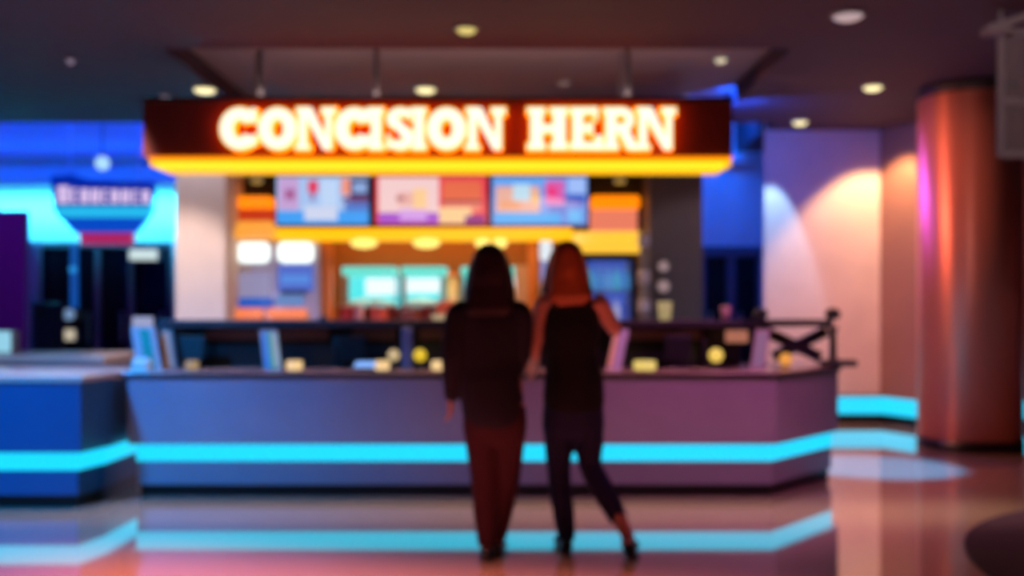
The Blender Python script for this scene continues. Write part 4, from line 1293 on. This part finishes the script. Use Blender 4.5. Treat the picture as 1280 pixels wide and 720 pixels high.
# wall washers on the pale right wall, then added fill lamps
lamp('SPOT', 'wall_washer', (4.24, 11.55, 3.40), (255, 196, 140), 200, 0.06, (4.2, 12.25, 1.5), 84, 0.4)
lamp('SPOT', 'wall_washer', (3.02, 11.85, 3.44), (150, 205, 255), 170, 0.03, (3.08, 12.3, 2.0), 38, 0.4)
lamp('AREA', 'blue_fill_lamp', (2.3, 10.6, 3.4), (20, 90, 255), 42, 0.5, (3.5, 12.3, 2.8))
lamp('SPOT', 'wall_fill_lamp', (2.6, 9.6, 3.4), (255, 196, 158), 120, 0.3, (3.7, 12.3, 0.8), 46, 0.8)
lamp('SPOT', 'pillar_fill', (-3.55, 8.0, 3.38), (255, 230, 222), 300, 0.06, (-3.0, 9.8, 1.1), 44, 0.6)  # fill added to whiten the pillar
lamp('SPOT', 'pillar_fill', (-3.0, 9.25, 3.35), (235, 230, 255), 40, 0.1, (-3.0, 9.8, 2.0), 70, 0.7)
lamp('SPOT', 'counter_items_fill', (-2.2, 5.9, 3.2), (235, 255, 240), 60, 0.1, (-2.2, 7.6, 1.1), 22, 0.7)  # fill added to light the brochures on the counter
lamp('SPOT', 'stand_side_fill', (2.6, 7.9, 3.4), (255, 225, 235), 60, 0.1, (1.6, 9.9, 1.7), 30, 0.6)  # unseen spot added to lift the stand's dark side wall
lamp('SPOT', 'partition_fill', (-5.2, 9.2, 3.4), (190, 60, 255), 160, 0.1, (-5.75, 11.5, 1.9), 40, 0.6)  # unseen purple spot added to brighten the partition
# fill spots added for the copper column
lamp('SPOT', 'column_fill', (2.05, 9.35, 3.2), (255, 150, 122), 240, 0.4, (4.37, 9.95, 1.2), 110, 0.7)
lamp('SPOT', 'column_fill', (3.3, 11.0, 3.0), (170, 90, 255), 120, 0.4, (4.2, 10.1, 1.4), 100, 0.6)
lamp('SPOT', 'rack_fill', (2.4, 5.2, 3.35), (255, 220, 220), 60, 0.1, (3.7, 7.4, 2.9), 40, 0.6)  # fill added to brighten the hanging rack
# fill added inside the stand, and unseen recess fill on top of the sign
lamp('AREA', 'stand_fill', (-0.8, 10.95, 2.9), (255, 150, 50), 60, 2.6, (-0.8, 11.0, 0), sy=0.3)
lamp('AREA', 'stand_fill', (-0.4, 9.3, 2.40), (255, 205, 180), 24, 3.2, (-0.8, 9.7, 0), sy=0.3)
lamp('AREA', 'recess_fill', (-0.3, 8.85, 3.10), (255, 220, 210), 7, 4.0, (-0.3, 9.4, 3.75), sy=0.15)

# ---------------------------------------------------------------- camera
cd = bpy.data.cameras.new('camera')
cam = bpy.data.objects.new('camera', cd)
COL.objects.link(cam)
cam.location = (0, 0, HC)
cam.rotation_euler = (PI / 2, 0, 0)
cd.sensor_width = 36
cd.lens = F / 1280 * 36
cd.shift_y = (HOR - 360) / 1280
cd.dof.use_dof = True
cd.dof.focus_distance = 1.5
cd.dof.aperture_fstop = 2.3
cd.clip_start = 0.05
SC.camera = cam

SC.view_settings.view_transform = 'Standard'
SC.view_settings.look = 'None'
SC.view_settings.gamma = 1
SC.view_settings.exposure = 0
SC.view_settings.use_curve_mapping = False
try:
    SC.cycles.use_denoising = True
    SC.cycles.max_bounces = 8
except Exception:
    pass
